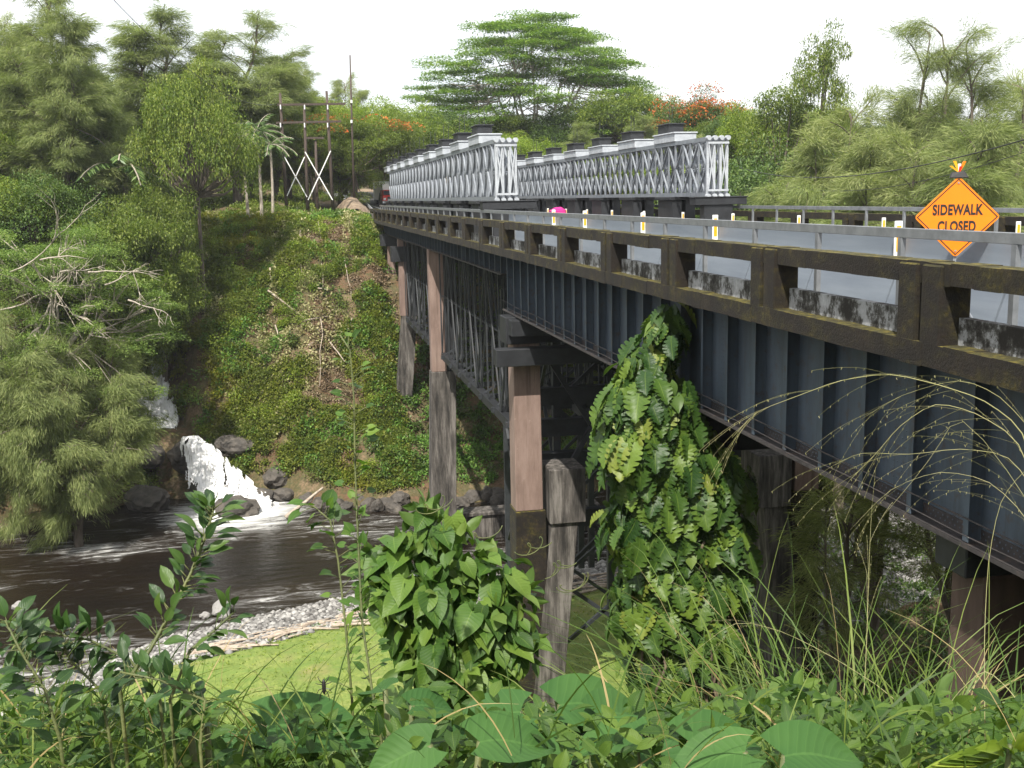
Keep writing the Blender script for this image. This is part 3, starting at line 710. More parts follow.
b = MB(); b.box(-1.1, 1.1, 0, 1.9, .55, 1.35); b.box(-1.05, 1.05, .1, 1.9, 1.35, 2.0); b.build('cab', M['red'], tk, bevel=.08)
b = MB(); b.box(-1.12, 1.12, 2.1, 7.5, .8, 3.1); b.box(-1.0, 1.0, .5, 2.0, 2.0, 2.8); b.build('cargo_box', M['white'], tk, bevel=.04)
b = MB(); b.box(-.95, .95, .06, .1, 1.4, 1.92); b.build('windscreen', M['glass'], tk)
b = MB(); b.box(-1.1, 1.1, -.12, .0, .4, .7); b.build('bumper', M['galv_bright'], tk)
b = MB(); b.box(-.5, .5, -.03, 0, .75, 1.2); b.build('grille', M['black'], tk)
for s_ in (-1, 1):
    b = MB(); b.box(s_*.82-.15, s_*.82+.15, -.04, 0, .8, 1.05); b.build('headlight', M['white'], tk)
    for yy in (1.0, 5.6, 6.7):
        b = MB(); b.tube([(s_*.82, yy, .48), (s_*1.12, yy, .48)] if s_ > 0 else [(-1.12, yy, .48), (-.82, yy, .48)], .48, 14); b.build('wheel', M['tyre'], tk)
tk.location.z = DECK+.02+.055*21
# guard rail at the bridge approach
g = tag(empty('guard_rail', (0, 0, 0)), 'pale metal guard rail curving off the far end of the bridge', 'guard rail')
b = MB(); pl = offs(cl, -6.4, DECK+.6)[:4]; pl = [(8.6, 117.2, DECK+.6)]+pl[1:]
for a, c in zip(pl[:-1], pl[1:]): b.bar(a, c, .06, .32)
b.build('rail', M['galv_bright'], g)
for q in pl: b = MB(); b.box(q[0]-.07, q[0]+.07, q[1]-.07, q[1]+.07, q[2]-1.2, q[2]-.17); b.build('post', M['pole_wood'], g)
#@@VEG@@
# ================================================================ vegetation
def unit(a): return a/np.maximum(np.linalg.norm(a, axis=-1, keepdims=True), 1e-9)
def rdir(g, n): return unit(g.normal(size=(n, 3)))
def leafquads(g, Cc, D, Lh, W, flatten=0.0):
    """diamond leaves: base at Cc, pointing along D"""
    n = len(Cc); r = rdir(g, n)
    if flatten: r[:, 2] *= (1-flatten)
    S = unit(np.cross(D, r+1e-6)); 
    if flatten:      # side vector kept near horizontal
        S2 = unit(np.cross(D, np.array([0, 0, 1.0])+.35*rdir(g, n))); S = S2
    Lh = np.broadcast_to(Lh, (n,))[:, None]; W = np.broadcast_to(W, (n,))[:, None]
    nrm = np.cross(S, D)
    V = np.stack([Cc, Cc+D*Lh*.45+S*W/2+nrm*W*.12, Cc+D*Lh, Cc+D*Lh*.45-S*W/2+nrm*W*.12], 1)
    return V
def quadmesh(name, V, m): 
    V = np.concatenate(V) if isinstance(V, list) else V
    return npmesh(name, V.reshape(-1, 3), np.arange(len(V)*4).reshape(-1, 4), m)
# ---- tree prototypes, each returns (trunk MB, leaf quads, extra quads)
def casuarina(seed, h=20., spread=5.0, nb=90, tuft=14, st=42, low=.15, drop=.5, lean=0.0, sw=.033, leaders=4, bare=.06, sl=(.3, .75)):
    g = np.random.default_rng(seed); R_ = random.Random(seed); tb = MB(); P = []; D = []
    for q_ in range(leaders):
        az0 = q_*2.4+R_.uniform(-.4, .4); out_ = (0 if q_ == 0 else R_.uniform(.16, .36))*spread; hh = h*(1 if q_ == 0 else R_.uniform(.62, .93)); z0 = 0 if q_ == 0 else h*R_.uniform(.08, .3)
        tr = [Vector((lean*(i/10)**2*h*.2+cos(az0)*out_*min(1, i/4)*(z0 > 0)*(1+.06*i)+R_.uniform(-.15, .15), sin(az0)*out_*min(1, i/4)*(z0 > 0)*(1+.06*i)+R_.uniform(-.15, .15), z0+(hh-z0)*i/10)) for i in range(11)]
        tb.tube(tr, [(.26 if q_ == 0 else .15)*(1-i/10.6)+.015 for i in range(11)], 6)
        m_ = nb//leaders
        for k in range(m_):
            t = low+(1-low)*((k+R_.random())/m_)**.9; q = min(9.99, t*10); b0 = tr[int(q)].lerp(tr[int(q)+1], q-int(q))
            az = k*2.4+R_.uniform(-.6, .6) if q_ == 0 else az0+R_.uniform(-1.9, 1.9); prof = (1-t)**.6+.26 if t > .45 else .72+.2*t/.45
            Lb = spread*prof*R_.uniform(.5, 1.15)*(1 if q_ == 0 else .72); el = rad(R_.uniform(20, 60)+20*t); pts = []; p = b0.copy(); d = Vector((cos(az)*cos(el), sin(az)*cos(el), sin(el)))
            for j in range(7):
                pts.append(p.copy()); p = p+d*Lb/6; d = (d+Vector((R_.uniform(-.2, .2), R_.uniform(-.2, .2), R_.uniform(-.34, .04)))).normalized()
            tb.tube(pts, [.05*(1-j/7)+.01 for j in range(7)], 3)
            for j in range(tuft):
                if R_.random() < bare: continue
                u = .25+.75*(j+R_.random())/tuft; q = u*6; a = int(min(5, q)); c = pts[a].lerp(pts[a+1], q-a); o_ = rdir(g, 1)[0]*.13*Lb*R_.random(); cc = np.array(c)+o_
                ta = np.array((pts[a+1]-pts[a]).normalized()); main = unit(ta*.6+rdir(g, 1)[0]*.45+np.array([0, 0, -drop]))
                P.append(cc[None]+g.normal(size=(st, 3))*np.array([.2, .2, .15])+main*g.uniform(0, .7, (st, 1))); D.append(unit(main+rdir(g, st)*.42+np.array([0, 0, -.2])))
    P = np.concatenate(P); D = np.concatenate(D); n = len(P)
    return tb, leafquads(g, P, D, g.uniform(sl[0], sl[1], n), sw*g.uniform(.7, 1.5, n)), None
def broadleaf(seed, h=12., rx=4.5, rz=4.2, ncl=70, nl=230, ls=.22, crown=.62, flowers=0, sub=.26):
    g = np.random.default_rng(seed); R_ = random.Random(seed); tb = MB()
    zc = h*crown; top = Vector((R_.uniform(-.4, .4), R_.uniform(-.4, .4), zc*.75))
    tb.tube([(0, 0, 0), (R_.uniform(-.15, .15), .1, zc*.3), top], [.3, .22, .17], 8)
    V = []; X = []
    for k in range(ncl):
        d = rdir(g, 1)[0]; d[2] = abs(d[2])*.95-.35*g.random()*(d[2] < .0) if g.random() < .75 else d[2]
        rr = g.uniform(.55, 1.0)**.6*(1+.22*g.normal()*.5); c = np.array([0, 0, zc])+d*np.array([rx, rx, rz])*rr
        cr = rx*sub*g.uniform(.6, 1.4)
        if k % 2 == 0:
            m = Vector(((top.x+c[0])*.5, (top.y+c[1])*.5, (top.z+c[2])*.5-.1*h*.3)); tb.tube([top, m, Vector(c)], [.1, .06, .02], 5)
        q = rdir(g, nl); rad_ = g.uniform(.55, 1.05, nl)[:, None]; p = c+q*rad_*cr*np.array([1, 1, .72])
        dd = unit(q*.7+rdir(g, nl)*.7+np.array([0, 0, -.35]))
        V.append(leafquads(g, p, dd, ls*g.uniform(.7, 1.3, nl), ls*.5*g.uniform(.7, 1.3, nl), .3))
        if flowers and c[2] > zc+rz*.1 and g.random() < flowers:
            m_ = nl//4; q = rdir(g, m_); q[:, 2] = np.abs(q[:, 2]); p = c+q*cr*np.array([1.02, 1.02, .8]); X.append(leafquads(g, p, unit(q+rdir(g, m_)*.5), ls*.9, ls*.7))
    return tb, np.concatenate(V), (np.concatenate(X) if X else None)
def flattop(seed, h=22., R=14., npl=95, nl=330, ls=.34, tiers=5, fork=.28, bark_r=.6, thick=.22, skew=0, quant=0):
    g = np.random.default_rng(seed); R_ = random.Random(seed); tb = MB(); base = Vector((0, 0, h*fork))
    tb.tube([(0, 0, 0), (.1, 0, h*fork*.5), base], [bark_r, bark_r*.8, bark_r*.72], 9)
    limbs = []
    for k in range(9):
        az = k*2*pi/9+R_.uniform(-.25, .25); ru = R*R_.uniform(.35, .62); tip = Vector((cos(az)*ru, sin(az)*ru, h*R_.uniform(.55, .78)))
        if k == 0: tip = Vector((.4, .3, h*.85))
        m = base.lerp(tip, .5)+Vector((cos(az), sin(az), -.4))*R*.06
        tb.tube([base, m, tip], [bark_r*.45, bark_r*.28, bark_r*.15], 6); limbs.append((base, m, tip))
    V = []
    for k in range(npl):
        a = k*2.39996; rho = math.sqrt((k+.5)/npl); rr = R*rho*R_.uniform(.88, 1.06)
        lay = R_.choice([0, 0, 0, 1, 1, 2, 3, 4])
        zt = h*(1-.42*rho**2.2)-lay*h*.085-R_.uniform(0, .05)*h
        if quant: zt = .55*zt+.45*h*(round((zt/h+.07*sin(a*2+rho*3))/quant)*quant)+R_.uniform(-.016, .016)*h
        c = Vector((cos(a)*rr+skew*rho, sin(a)*rr, zt)); pr = R*R_.uniform(.11, .2)*(1.15 if quant else 1)
        lb = min(limbs, key=lambda q: (q[2]-c).length); s_ = lb[1].lerp(lb[2], R_.uniform(.2, 1)); m = s_.lerp(c, .55)+Vector((0, 0, -.03*h))
        tb.tube([s_, m, c+Vector((0, 0, -.15))], [bark_r*.13, bark_r*.07, .02], 4)
        for q in range(0 if quant else 2):
            e = c+Vector((R_.uniform(-1, 1)*pr*.8, R_.uniform(-1, 1)*pr*.8, 0)); tb.tube([m, m.lerp(e, .6)+Vector((0, 0, .1)), e], [.05, .035, .015], 3)
        th = g.uniform(0, 2*pi, nl); r_ = np.sqrt(g.random(nl))*pr*(1+.25*np.sin(th*3+k)+.15*np.sin(th*7+k*2)); 
        p = np.stack([c.x+r_*np.cos(th), c.y+r_*np.sin(th), c.z+g.normal(size=nl)*thick-(.05 if quant else .13)*r_**2/pr+.25*vnn(th*2, r_*2, k)], 1)
        dd = unit(np.stack([np.cos(th), np.sin(th), -.15+0*th], 1)*.6+rdir(g, nl)*np.array([1, 1, .25]))
        V.append(leafquads(g, p, dd, ls*g.uniform(.7, 1.4, nl), ls*.5, .8))
    return tb, np.concatenate(V), None
def vnn(a, b, k): return vn(a+k*3.3, b)-.5
def palm(seed, h=9.):
    g = np.random.default_rng(seed); R_ = random.Random(seed); tb = MB(); tb.tube([(0, 0, 0), (.1, .05, h*.5), (.15, 0, h)], [.16, .11, .1], 7); V = []
    for k in range(15):
        az = k*2.4+R_.uniform(-.3, .3); el = rad(R_.uniform(-10, 70)); Lf = 2.9*R_.uniform(.85, 1.1); p = Vector((.15, 0, h)); d = Vector((cos(az)*cos(el), sin(az)*cos(el), sin(el))); pts = [p]
        for j in range(8): p = p+d*Lf/8; d = (d+Vector((0, 0, -.19))).normalized(); pts.append(p)
        tb.tube(pts, [.03]*9, 3)
        for j in range(1, 9):
            for u in (0, .33, .66):
                c = pts[j-1].lerp(pts[j], u); t = (pts[j]-pts[j-1]).normalized(); s_ = t.cross(Vector((0, 0, 1))).normalized()
                for sd in (-1, 1):
                    dd = np.array((s_*sd*.75+t*.5+Vector((0, 0, -.55))).normalized()); V.append(leafquads(g, np.array([c]), dd[None], .75*(1-.06*j), .08))
    return tb, np.concatenate(V), None

PROTO = {}
def proto(key, fn, leafm, barkm='bark', extram='flower'):
    tb, V, X = fn()
    trunk = bpy.data.meshes.new(key+'_trunk'); trunk.from_pydata(tb.v, [], tb.f); trunk.materials.append(M[barkm]); trunk.update()
    crown = quadmesh(key+'_crown', V, M[leafm]); fl = quadmesh(key+'_flowers', X, M[extram]) if X is not None else None
    PROTO[key] = (trunk, crown, fl, float(V[..., 2].max()), float(np.percentile(np.hypot(V[..., 0], V[..., 1]), 97)))
proto('casA', lambda: casuarina(1, 20, 5.0, 192, 14, 60, .12, sw=.024, sl=(.25, .6)), 'casu')
proto('casB', lambda: casuarina(2, 20, 4.6, 168, 14, 60, .10, .4, .2, sw=.024, leaders=5, sl=(.25, .6)), 'casu2')
proto('casC', lambda: casuarina(3, 20, 5.4, 157, 14, 60, .14, .5, .5, sw=.024, leaders=5, sl=(.25, .6)), 'casu')
proto('casS', lambda: casuarina(4, 20, 4.6, 120, 12, 90, .2, .35, .4, .015, 6, .15, (.2, .5)), 'casu')          # sparse
proto('casN', lambda: casuarina(5, 12, 5.6, 150, 16, 60, .0, .6, .3, .022, 7, .1, (.25, .55)), 'casu')              # near, low and weeping
proto('casD', lambda: casuarina(6, 18, 3.8, 60, 10, 40, .3, .4, .2, .028, 3, .25), 'casu_dark')
proto('brA', lambda: broadleaf(11, 12, 4.6, 4.6, 100, 460, .19, .6, sub=.23), 'broad')
proto('brB', lambda: broadleaf(12, 12, 5.2, 3.9, 105, 480, .19, .62, sub=.22), 'broad_y')
proto('brC', lambda: broadleaf(13, 12, 4.2, 4.8, 93, 391, .19, .58), 'bright')
proto('brD', lambda: broadleaf(14, 12, 5.0, 4.2, 100, 391, .19, .6), 'broad_d')
proto('tul', lambda: broadleaf(15, 12, 4.8, 4.4, 100, 391, .19, .62, flowers=.16), 'broad')
proto('tulD', lambda: broadleaf(16, 12, 4.8, 4.0, 100, 391, .19, .62, flowers=.6), 'broad_d')
proto('rag', lambda: broadleaf(17, 12, 2.9, 6.0, 54, 300, .18, .55, sub=.3), 'broad', 'bark')
proto('flat', lambda: flattop(21, 24, 18, 215, 640, .38, thick=.13, quant=.062), 'flat', 'pale_bark')
proto('flatN', lambda: flattop(22, 11, 8.5, 110, 900, .14, fork=.35, bark_r=.28, thick=.12), 'flat_y', 'pale_bark')
proto('palm', lambda: palm(31), 'palm', 'pale_bark')
TC = [0]
def tree(key, px, pyt, Y, label, name='tree', cat='tree', wscale=1.0, group=None, base=None, rz=None, x=None, trunk_shift=0):
    """a tree standing at depth Y whose top is seen at (px, pyt)"""
    tp = onY(px, pyt, Y) if x is None else Vector((x, Y, pyt)); z0 = Hz(tp.x, Y)-.3 if base is None else base
    hgt = max(2.0, tp.z-z0); tm, cm, fm, ph, pr = PROTO[key]; s = hgt/ph
    r = tag(empty(name, (tp.x, Y, z0)), label, cat, group); TC[0] += 1
    r.rotation_euler = (0, 0, TC[0]*1.37 if rz is None else rz); k = (s**.6)*wscale if key.startswith('cas') else s*wscale
    r.scale = (k, k, s)
    nobj('trunk', tm, r); nobj('crown', cm, r)
    if fm: nobj('blossom', fm, r)
    return r
cas = 'casuarina_tree'
# left bank
tree('casN', 60, 325, 80, 'low weeping yellow green casuarina hanging over the river at lower left', cas, wscale=1.12, base=-.3)
tree('casN', 2, 300, 80, 'weeping casuarina at the left edge beside the low one over the river', cas, wscale=.95, base=1.5)
tree('casN', 100, 376, 86, 'small casuarina beside the upper waterfall', cas, wscale=.42, base=2.5)
tree('flatN', 40, 222, 88, 'spreading flat crowned tree with bare white branches above the river casuarinas', 'monkeypod_tree', wscale=.72, base=6)
tree('casA', 45, -28, 106, 'tall hazy casuarina at the top left corner', cas, wscale=1.35)
tree('casB', 0, 5, 112, 'tall pale casuarina cut by the left edge of the photo', cas, wscale=1.3)
tree('casC', 95, 62, 110, 'casuarina between the corner casuarina and the dense round tree', cas, wscale=1.3)
tree('brB', 187, 52, 104, 'dense round bright green tree on top of the cliff above the falls', 'broadleaf_tree', wscale=.47)
tree('brA', 150, 178, 101, 'leafy tree low on the left shoulder of the cliff', 'broadleaf_tree', wscale=.62)
tree('brB', 140, 235, 99, 'yellow green tree beside the upper waterfall gully', 'broadleaf_tree', wscale=.7)
tree('brD', 30, 165, 98, 'dark green tree behind the flat crowned tree at the left', 'broadleaf_tree', wscale=1.0)
tree('brA', 105, 195, 96, 'rounded green tree just behind the flat crowned tree', 'broadleaf_tree', wscale=.8)
tree('casA', 160, -4, 128, 'tall casuarina behind the dense round tree, left of the pair', cas, wscale=1.9)
tree('casC', 225, 2, 130, 'tall casuarina behind the dense round tree, right of the pair', cas, wscale=1.9)
tree('casB', 268, 50, 135, 'casuarina behind the palms, left of the power poles', cas, wscale=1.6)
for k, (px, py, Y) in enumerate(((243, 122, 114), (256, 112, 115), (268, 128, 114), (118, 128, 107))):
    tree('palm', px, py, Y, ('slim palm nearest the dense round tree', 'tallest of the slim palms beside the round tree', 'palm nearest the power poles', 'palm left of the dense round tree')[k], 'palm_tree', 'palm', wscale=1.3, group='slim palms on the cliff top')
mids = [('brC', 285, 90, 138, 'bright yellow green tree behind the power poles, left one'), ('tul', 310, 104, 132, 'tree with orange blossom just behind the crossed power poles'),
        ('brC', 335, 92, 140, 'bright spring green tree behind the power poles, right one'), ('brA', 352, 112, 134, 'round green tree right of the power poles'),
        ('tul', 378, 108, 140, 'green tree with orange blossom near the end of the bridge'), ('brB', 410, 112, 150, 'yellow green tree behind the left truss'),
        ('brC', 395, 92, 160, 'bright tree left of the great umbrella tree'), ('casB', 300, 62, 165, 'pale casuarina far behind the power poles, left one'), ('casB', 340, 70, 168, 'pale casuarina far behind the power poles, right one'),
        ('brD', 440, 105, 158, 'dark tree low under the left side of the umbrella tree'), ('brA', 500, 108, 165, 'green tree under the middle of the umbrella tree'), ('brD', 570, 100, 162, 'dark tree behind the gap between the trusses'),
        ('brB', 632, 82, 160, 'pale green tree under the right side of the umbrella tree')]
for k, px, py, Y, lb in mids: tree(k, px, py, Y, lb, 'broadleaf_tree' if not k.startswith('cas') else cas, wscale=1.15)
tree('flat', 532, 8, 176, 'huge umbrella shaped tree with layered flat crown behind the bridge', 'monkeypod_tree', wscale=.87)
rt = [('tulD', 702, 80, 140, 'dark green tree with an orange blossoming top right of the umbrella tree', 1.1), ('brD', 735, 105, 128, 'dark tree just right of the orange blossoming tree', .9), ('brC', 752, 100, 120, 'light green tree with pale leaves behind the right truss end', .9),
      ('rag', 785, 70, 110, 'tall ragged green tree left of the gap of white sky', .9), ('rag', 822, 16, 112, 'thin ragged treetop standing highest left of the white sky gap', .55), ('brD', 770, 128, 100, 'dark bushy tree beside the far end of the handrail', .8), ('brD', 728, 150, 92, 'dark shrubby tree touching the right truss end', .8)]
for k, px, py, Y, lb, ws in rt: tree(k, px, py, Y, lb, 'broadleaf_tree', wscale=ws)
rc = [('casB', 838, 84, 92, 'feathery casuarina left of the white sky gap', 1.5), ('casA', 782, 165, 78, 'low feathery casuarina above the far handrail, leftmost of the row', 1.5), ('casC', 850, 172, 72, 'low feathery casuarina left of the orange sign', 1.5),
      ('casB', 925, 118, 80, 'pale casuarina directly behind the orange sign', 1.5), ('casA', 985, 100, 74, 'pale casuarina right of the orange sign', 1.5), ('casS', 905, 14, 90, 'tall thin see-through casuarina right of the white sky gap', 1.25),
      ('casS', 965, 8, 86, 'tallest thin casuarina against the sky at the right', 1.25), ('casS', 1000, 26, 88, 'slender casuarina between the tallest thin one and the right edge', 1.2), ('brD', 890, 150, 104, 'dark green tree showing between the pale casuarinas left of the sign', .8), ('brA', 965, 120, 104, 'green tree showing between the pale casuarinas above the sign', .8), ('casS', 1020, 70, 84, 'thin casuarina at the right edge of the photo', 1.3), ('casB', 1040, 60, 92, 'casuarina cut by the right edge of the photo', 1.3), ('casB', 885, 135, 100, 'pale casuarina filling the bottom of the white sky gap', 1.2)]
for k, px, py, Y, lb, ws in rc: tree(k, px, py, Y, lb, cas if k.startswith('cas') else 'broadleaf_tree', wscale=ws)
# grove seen below the deck
for k, (x, y, zt) in enumerate(((18.5, 40, 14), (22, 37, 17), (25, 42, 19), (28.5, 38, 19), (26, 33, 18), (30.5, 46, 21), (33, 40, 21), (24.5, 48, 18), (36, 50, 22), (27.5, 54, 20), (29.5, 32, 19))):
    tree('casD', 0, zt, y, 'dark trunked casuarina in the shady grove seen below the bridge deck', cas, group='casuarinas in the grove below the deck', x=x+3, wscale=1.05)
# trees behind and beside the viewpoint, on the road bank (they shade the near end)
for k, (x, y, h) in enumerate(((15, -16, 14), (24, -14, 13), (33, -4, 13), (8, -20, 15), (-16, -14, 13))):
    tree('brD' if k % 2 else 'brA', 0, 22.4+h, y, 'roadside tree on the near bank beyond the picture', 'broadleaf_tree', group='roadside trees on the near bank', x=x, wscale=1.2)
# far hillside woods
g = np.random.default_rng(77); kk = ('brA', 'brC', 'casB', 'brB', 'brD', 'casA')
hl = {'brA': 'mid green round tree in the far hillside woods', 'brC': 'bright green round tree in the far hillside woods', 'casB': 'pale feathery tree in the far hillside woods', 'brB': 'yellow green tree in the far hillside woods', 'brD': 'dark green tree in the far hillside woods', 'casA': 'feathery tree in the far hillside woods'}
nf = 0
for row, (Y, x0, x1, st, hh) in enumerate(((124, -62, 4, 6.0, 9), (142, -80, 5, 6.5, 10), (165, -95, 12, 7.5, 11), (195, -110, 60, 9.0, 13), (112, 24, 70, 6.5, 10), (135, 26, 85, 8, 12), (165, 24, 100, 9, 12), (98, -60, -22, 5.5, 9), (110, -64, -22, 6, 9), (88, -58, -30, 5, 8), (96, 26, 75, 6, 15))):
    x = x0
    while x < x1:
        yy = Y+g.uniform(-3, 3); k = kk[g.integers(0, 6)]; z0 = Hz(x, yy)
        if not (row == 0 and x > -4):
            tree(k, 0, z0+hh*g.uniform(.75, 1.2), yy, hl[k], 'hillside_tree', group='trees of the far hillside woods', x=x, wscale=1.25)
        nf += 1; x += st*g.uniform(.8, 1.2)

# ---------------------------------------------------------------- ground cover on the slopes (stuff)
def cover(name, xs, yr, n, m, mask, cr, nl, ls, seed, hump=.6, flat=.4):
    g = np.random.default_rng(seed); x = g.uniform(*xs, n*3); y = g.uniform(*yr, n*3); ok = mask(x, y, g); x, y = x[ok][:n], y[ok][:n]; z = H(x, y); n = len(x)
    e = .6; nx_ = (H(x-e, y)-H(x+e, y))/(2*e); ny_ = (H(x, y-e)-H(x, y+e))/(2*e); nm = unit(np.stack([nx_, ny_, np.ones(n)], 1))
    c = np.stack([x, y, z], 1)[:, None, :]; r = (cr*g.uniform(.5, 1.5, n))[:, None, None]
    d = unit(g.normal(size=(n, nl, 3))+nm[:, None, :]*.9); p = c+d*r*np.array([1, 1, hump])*g.uniform(.5, 1.05, (n, nl, 1)); p = p.reshape(-1, 3); d = d.reshape(-1, 3)
    dd = unit(d*.6+rdir(g, len(p))*.8+np.array([0, 0, -.25])); q = leafquads(g, p, dd, ls*g.uniform(.6, 1.4, len(p)), ls*.55, flat)
    o = nobj(name, quadmesh(name, q, m)); return tag(o, kind='stuff')
def notgully(x, y):
    cx = np.interp(y, [84, 88, 92, 98, 102, 110], [-5.5, -6.5, -9, -12.3, -13, -18]); wd = np.interp(y, [84, 88, 92, 98, 104], [4.4, 3.6, 2.0, 2.2, 2.2]); return np.abs(x-cx) > wd
bare = lambda x, y: (fbm(x/2.3+31, y/3.0+11, 3) > .30) | ((x > 1) & (x < 5.8) & (fbm(x/1.4+3, y/3.0, 3) > .12) & (y > 95)) | ((x > -11.5) & (x < -8) & (y > 103) & (y < 108.5))
farslope = lambda x, y, g: (y > yf(x)+1.6) & notgully(x, y) & (~bare(x, y)) & (y < 119) & ~((x > 8) & (x < 23) & (y > 113))
cover('creeping_ground_cover', (-17, 8.5), (86, 119), 3300, M['cover'], lambda x, y, g: farslope(x, y, g) & (fbm(x/5, y/5+20, 2) < .25), .62, 75, .24, 1)
cover('hillside_fern_cover', (-14, 26), (86, 119), 900, M['fern'], lambda x, y, g: farslope(x, y, g) & ((fbm(x/4+50, y/4, 2) > .05) | (x > 6)), .75, 85, .26, 2)
cover('dark_shrub_cover', (-16, 26), (86, 117), 420, M['broad_d'], lambda x, y, g: farslope(x, y, g) & ((x > 6) | (fbm(x/3+70, y/3, 2) > .15)), .8, 90, .26, 3)
cover('left_bank_cover', (-62, -13), (80, 160), 1900, M['broad'], lambda x, y, g: (y > yf(x)+1) & notgully(x, y), 1.25, 90, .36, 4)
cover('right_bank_cover', (23, 95), (84, 135), 1300, M['broad'], lambda x, y, g: (y > yf(x)+1), 1.35, 80, .42, 5)
cover('dry_brush', (-6, 9), (92, 122), 700, M['dry'], lambda x, y, g: (y > yf(x)+6) & bare(x, y), .45, 36, .2, 6, .35)
cover('plateau_cover', (-14, 40), (119, 165), 900, M['broad'], lambda x, y, g: ~((x > 2) & (x < 24) & (y < 150)), 1.0, 80, .32, 17)
cover('lawn_edge_weeds', (-26, 20), (45, 62), 520, M['fern'], lambda x, y, g: np.abs(y-(ys(x)-6.7)) < .9, .2, 46, .1, 18)
cover('lawn_tufts', (-26, 20), (38, 60), 5000, M['bright'], lambda x, y, g: y < ys(x)-6.8, .12, 9, .1, 19, 1.0, 0)
cover('slope_bushes', (-13, 8), (88, 114), 70, M['bright'], lambda x, y, g: farslope(x, y, g), .95, 420, .17, 21, .85, .3)
cover('slope_bushes', (-13, 8), (88, 116), 70, M['broad'], lambda x, y, g: farslope(x, y, g), 1.1, 460, .17, 22, .9, .3)
cover('slope_grass', (-13, 9), (90, 119), 1500, M['seed'], lambda x, y, g: (y > yf(x)+3) & notgully(x, y) & (fbm(x/3+5, y/4+2, 3) > .0), .35, 14, .3, 23, 1.2, 0)
cover('cliff_top_grass', (-8, 8), (112, 122), 420, M['bright'], lambda x, y, g: (y > 112), .45, 55, .22, 7)
cover('near_slope_cover', (-26, 34), (2.5, 37), 2600, M['broad_d'], lambda x, y, g: y > 5, .62, 60, .2, 8, .7)
cover('near_slope_fern', (-24, 30), (3, 37), 900, M['weed'], lambda x, y, g: y > 6, .5, 60, .2, 9, .7)
cover('grove_floor_cover', (19, 48), (30, 66), 900, M['broad_d'], lambda x, y, g: (y < ys(x)-6), .7, 60, .24, 10)
# stones
def stones(name, n, seed, area, size, m):
    g = np.random.default_rng(seed); x = g.uniform(area[0], area[1], n); s_ = g.uniform(area[2], area[3], n); y = ys(x)-s_
    z = H(x, y); r = size*g.uniform(.5, 1.6, n)**1.5
    base = unit(np.array([[1, 0, 0], [-1, 0, 0], [0, 1, 0], [0, -1, 0], [0, 0, 1], [0, 0, -1]], float)); t = np.array([[0, 2, 4], [2, 1, 4], [1, 3, 4], [3, 0, 4], [2, 0, 5], [1, 2, 5], [3, 1, 5], [0, 3, 5]])
    V = base[None]*(r[:, None, None]*g.uniform(.5, 1.2, (n, 6, 1)))*np.array([1.2, 1, .6]); a = g.uniform(0, 6.3, n); ca, sa = np.cos(a)[:, None], np.sin(a)[:, None]
    V = np.stack([V[..., 0]*ca-V[..., 1]*sa, V[..., 0]*sa+V[..., 1]*ca, V[..., 2]], -1)+np.stack([x, y, z+.05], 1)[:, None]
    F = (t[None]+np.arange(n)[:, None, None]*6).reshape(-1, 3); return tag(nobj(name, npmesh(name, V, F, m)), kind='stuff')
stones('gravel_stones', 9000, 6, (20, 52, 2, 20), .2, M['stone'])
stones('river_stones', 15000, 5, (-26, 46, -.4, 7.4), .16, M['stone'])
def boulder(x, y, z, sx, sy, sz, label, seed, group=None, m='rock'):
    g = np.random.default_rng(seed); bm = __import__('bmesh').new(); __import__('bmesh').ops.create_icosphere(bm, subdivisions=3, radius=1)
    for v in bm.verts:
        n_ = v.co.normalized(); k = 1+.45*float(fbm(n_.x*1.5+seed*3.1, n_.y*1.5+n_.z*1.9, 4)); k *= 1-.12*max(0, abs(n_.x+n_.y*.3)-.6); v.co = Vector((n_.x*sx*k, n_.y*sy*k, n_.z*sz*k))
    me = bpy.data.meshes.new('boulder'); bm.to_mesh(me); bm.free(); me.materials.append(M[m]); o = nobj('boulder', me); o.location = (x, y, z); o.rotation_euler = (0, 0, g.uniform(0, 6)); return tag(o, label, 'boulder', group)
p = onY(235, 489, 85.6); boulder(p.x, 85.6, .45, 1.8, 1.2, .95, 'large dark rounded boulder splitting the foot of the lower waterfall', 1)
p = onZ(222, 609, .2); boulder(p.x, p.y, .15, .9, .6, .5, 'pale boulder lying in the water by the gravel bank', 2, m='stone')
p = onZ(205, 614, .2); boulder(p.x, p.y, .1, .3, .3, .22, 'small pale stone beside the boulder by the gravel bank', 3, m='stone')
p = onZ(20, 605, .2); boulder(p.x, p.y, .1, .5, .4, .35, 'small pale boulder in the river at the left edge', 4, m='stone')
for k in range(34):
    px = 262+k*8.5+g.uniform(-5, 5); x_ = onZ(px, 500, 0).x; y_ = float(yf(x_))+g.uniform(-1.6, 1.2)
    if px > 300 or k % 2: boulder(x_, y_, g.uniform(-.1, .5), g.uniform(.5, 1.3), g.uniform(.4, 1.0), g.uniform(.35, .75), 'dark basalt boulder along the foot of the far bank', 20+k, 'dark boulders along the foot of the far bank')
for k, (x_, y_, z_, s_) in enumerate(((-12.6, 89.6, .6, 1.4), (-2.2, 91.6, 1.2, 1.3), (-12.6, 93.8, 3.2, 1.3), (-6.0, 93.6, 3.6, 1.3), (-15.6, 98.5, 4.6, 1.4), (-9.6, 99.5, 5.4, 1.2))):
    boulder(x_, y_, z_, s_*1.5, s_*1.0, s_*.75, ('wet rock left of the lower fall', 'wet rock right of the lower fall', 'dark rock between the two falls on the left', 'dark rock ledge above the lower fall on the right', 'rock at the left of the upper fall', 'rock under the cliff right of the upper fall')[k], 70+k)
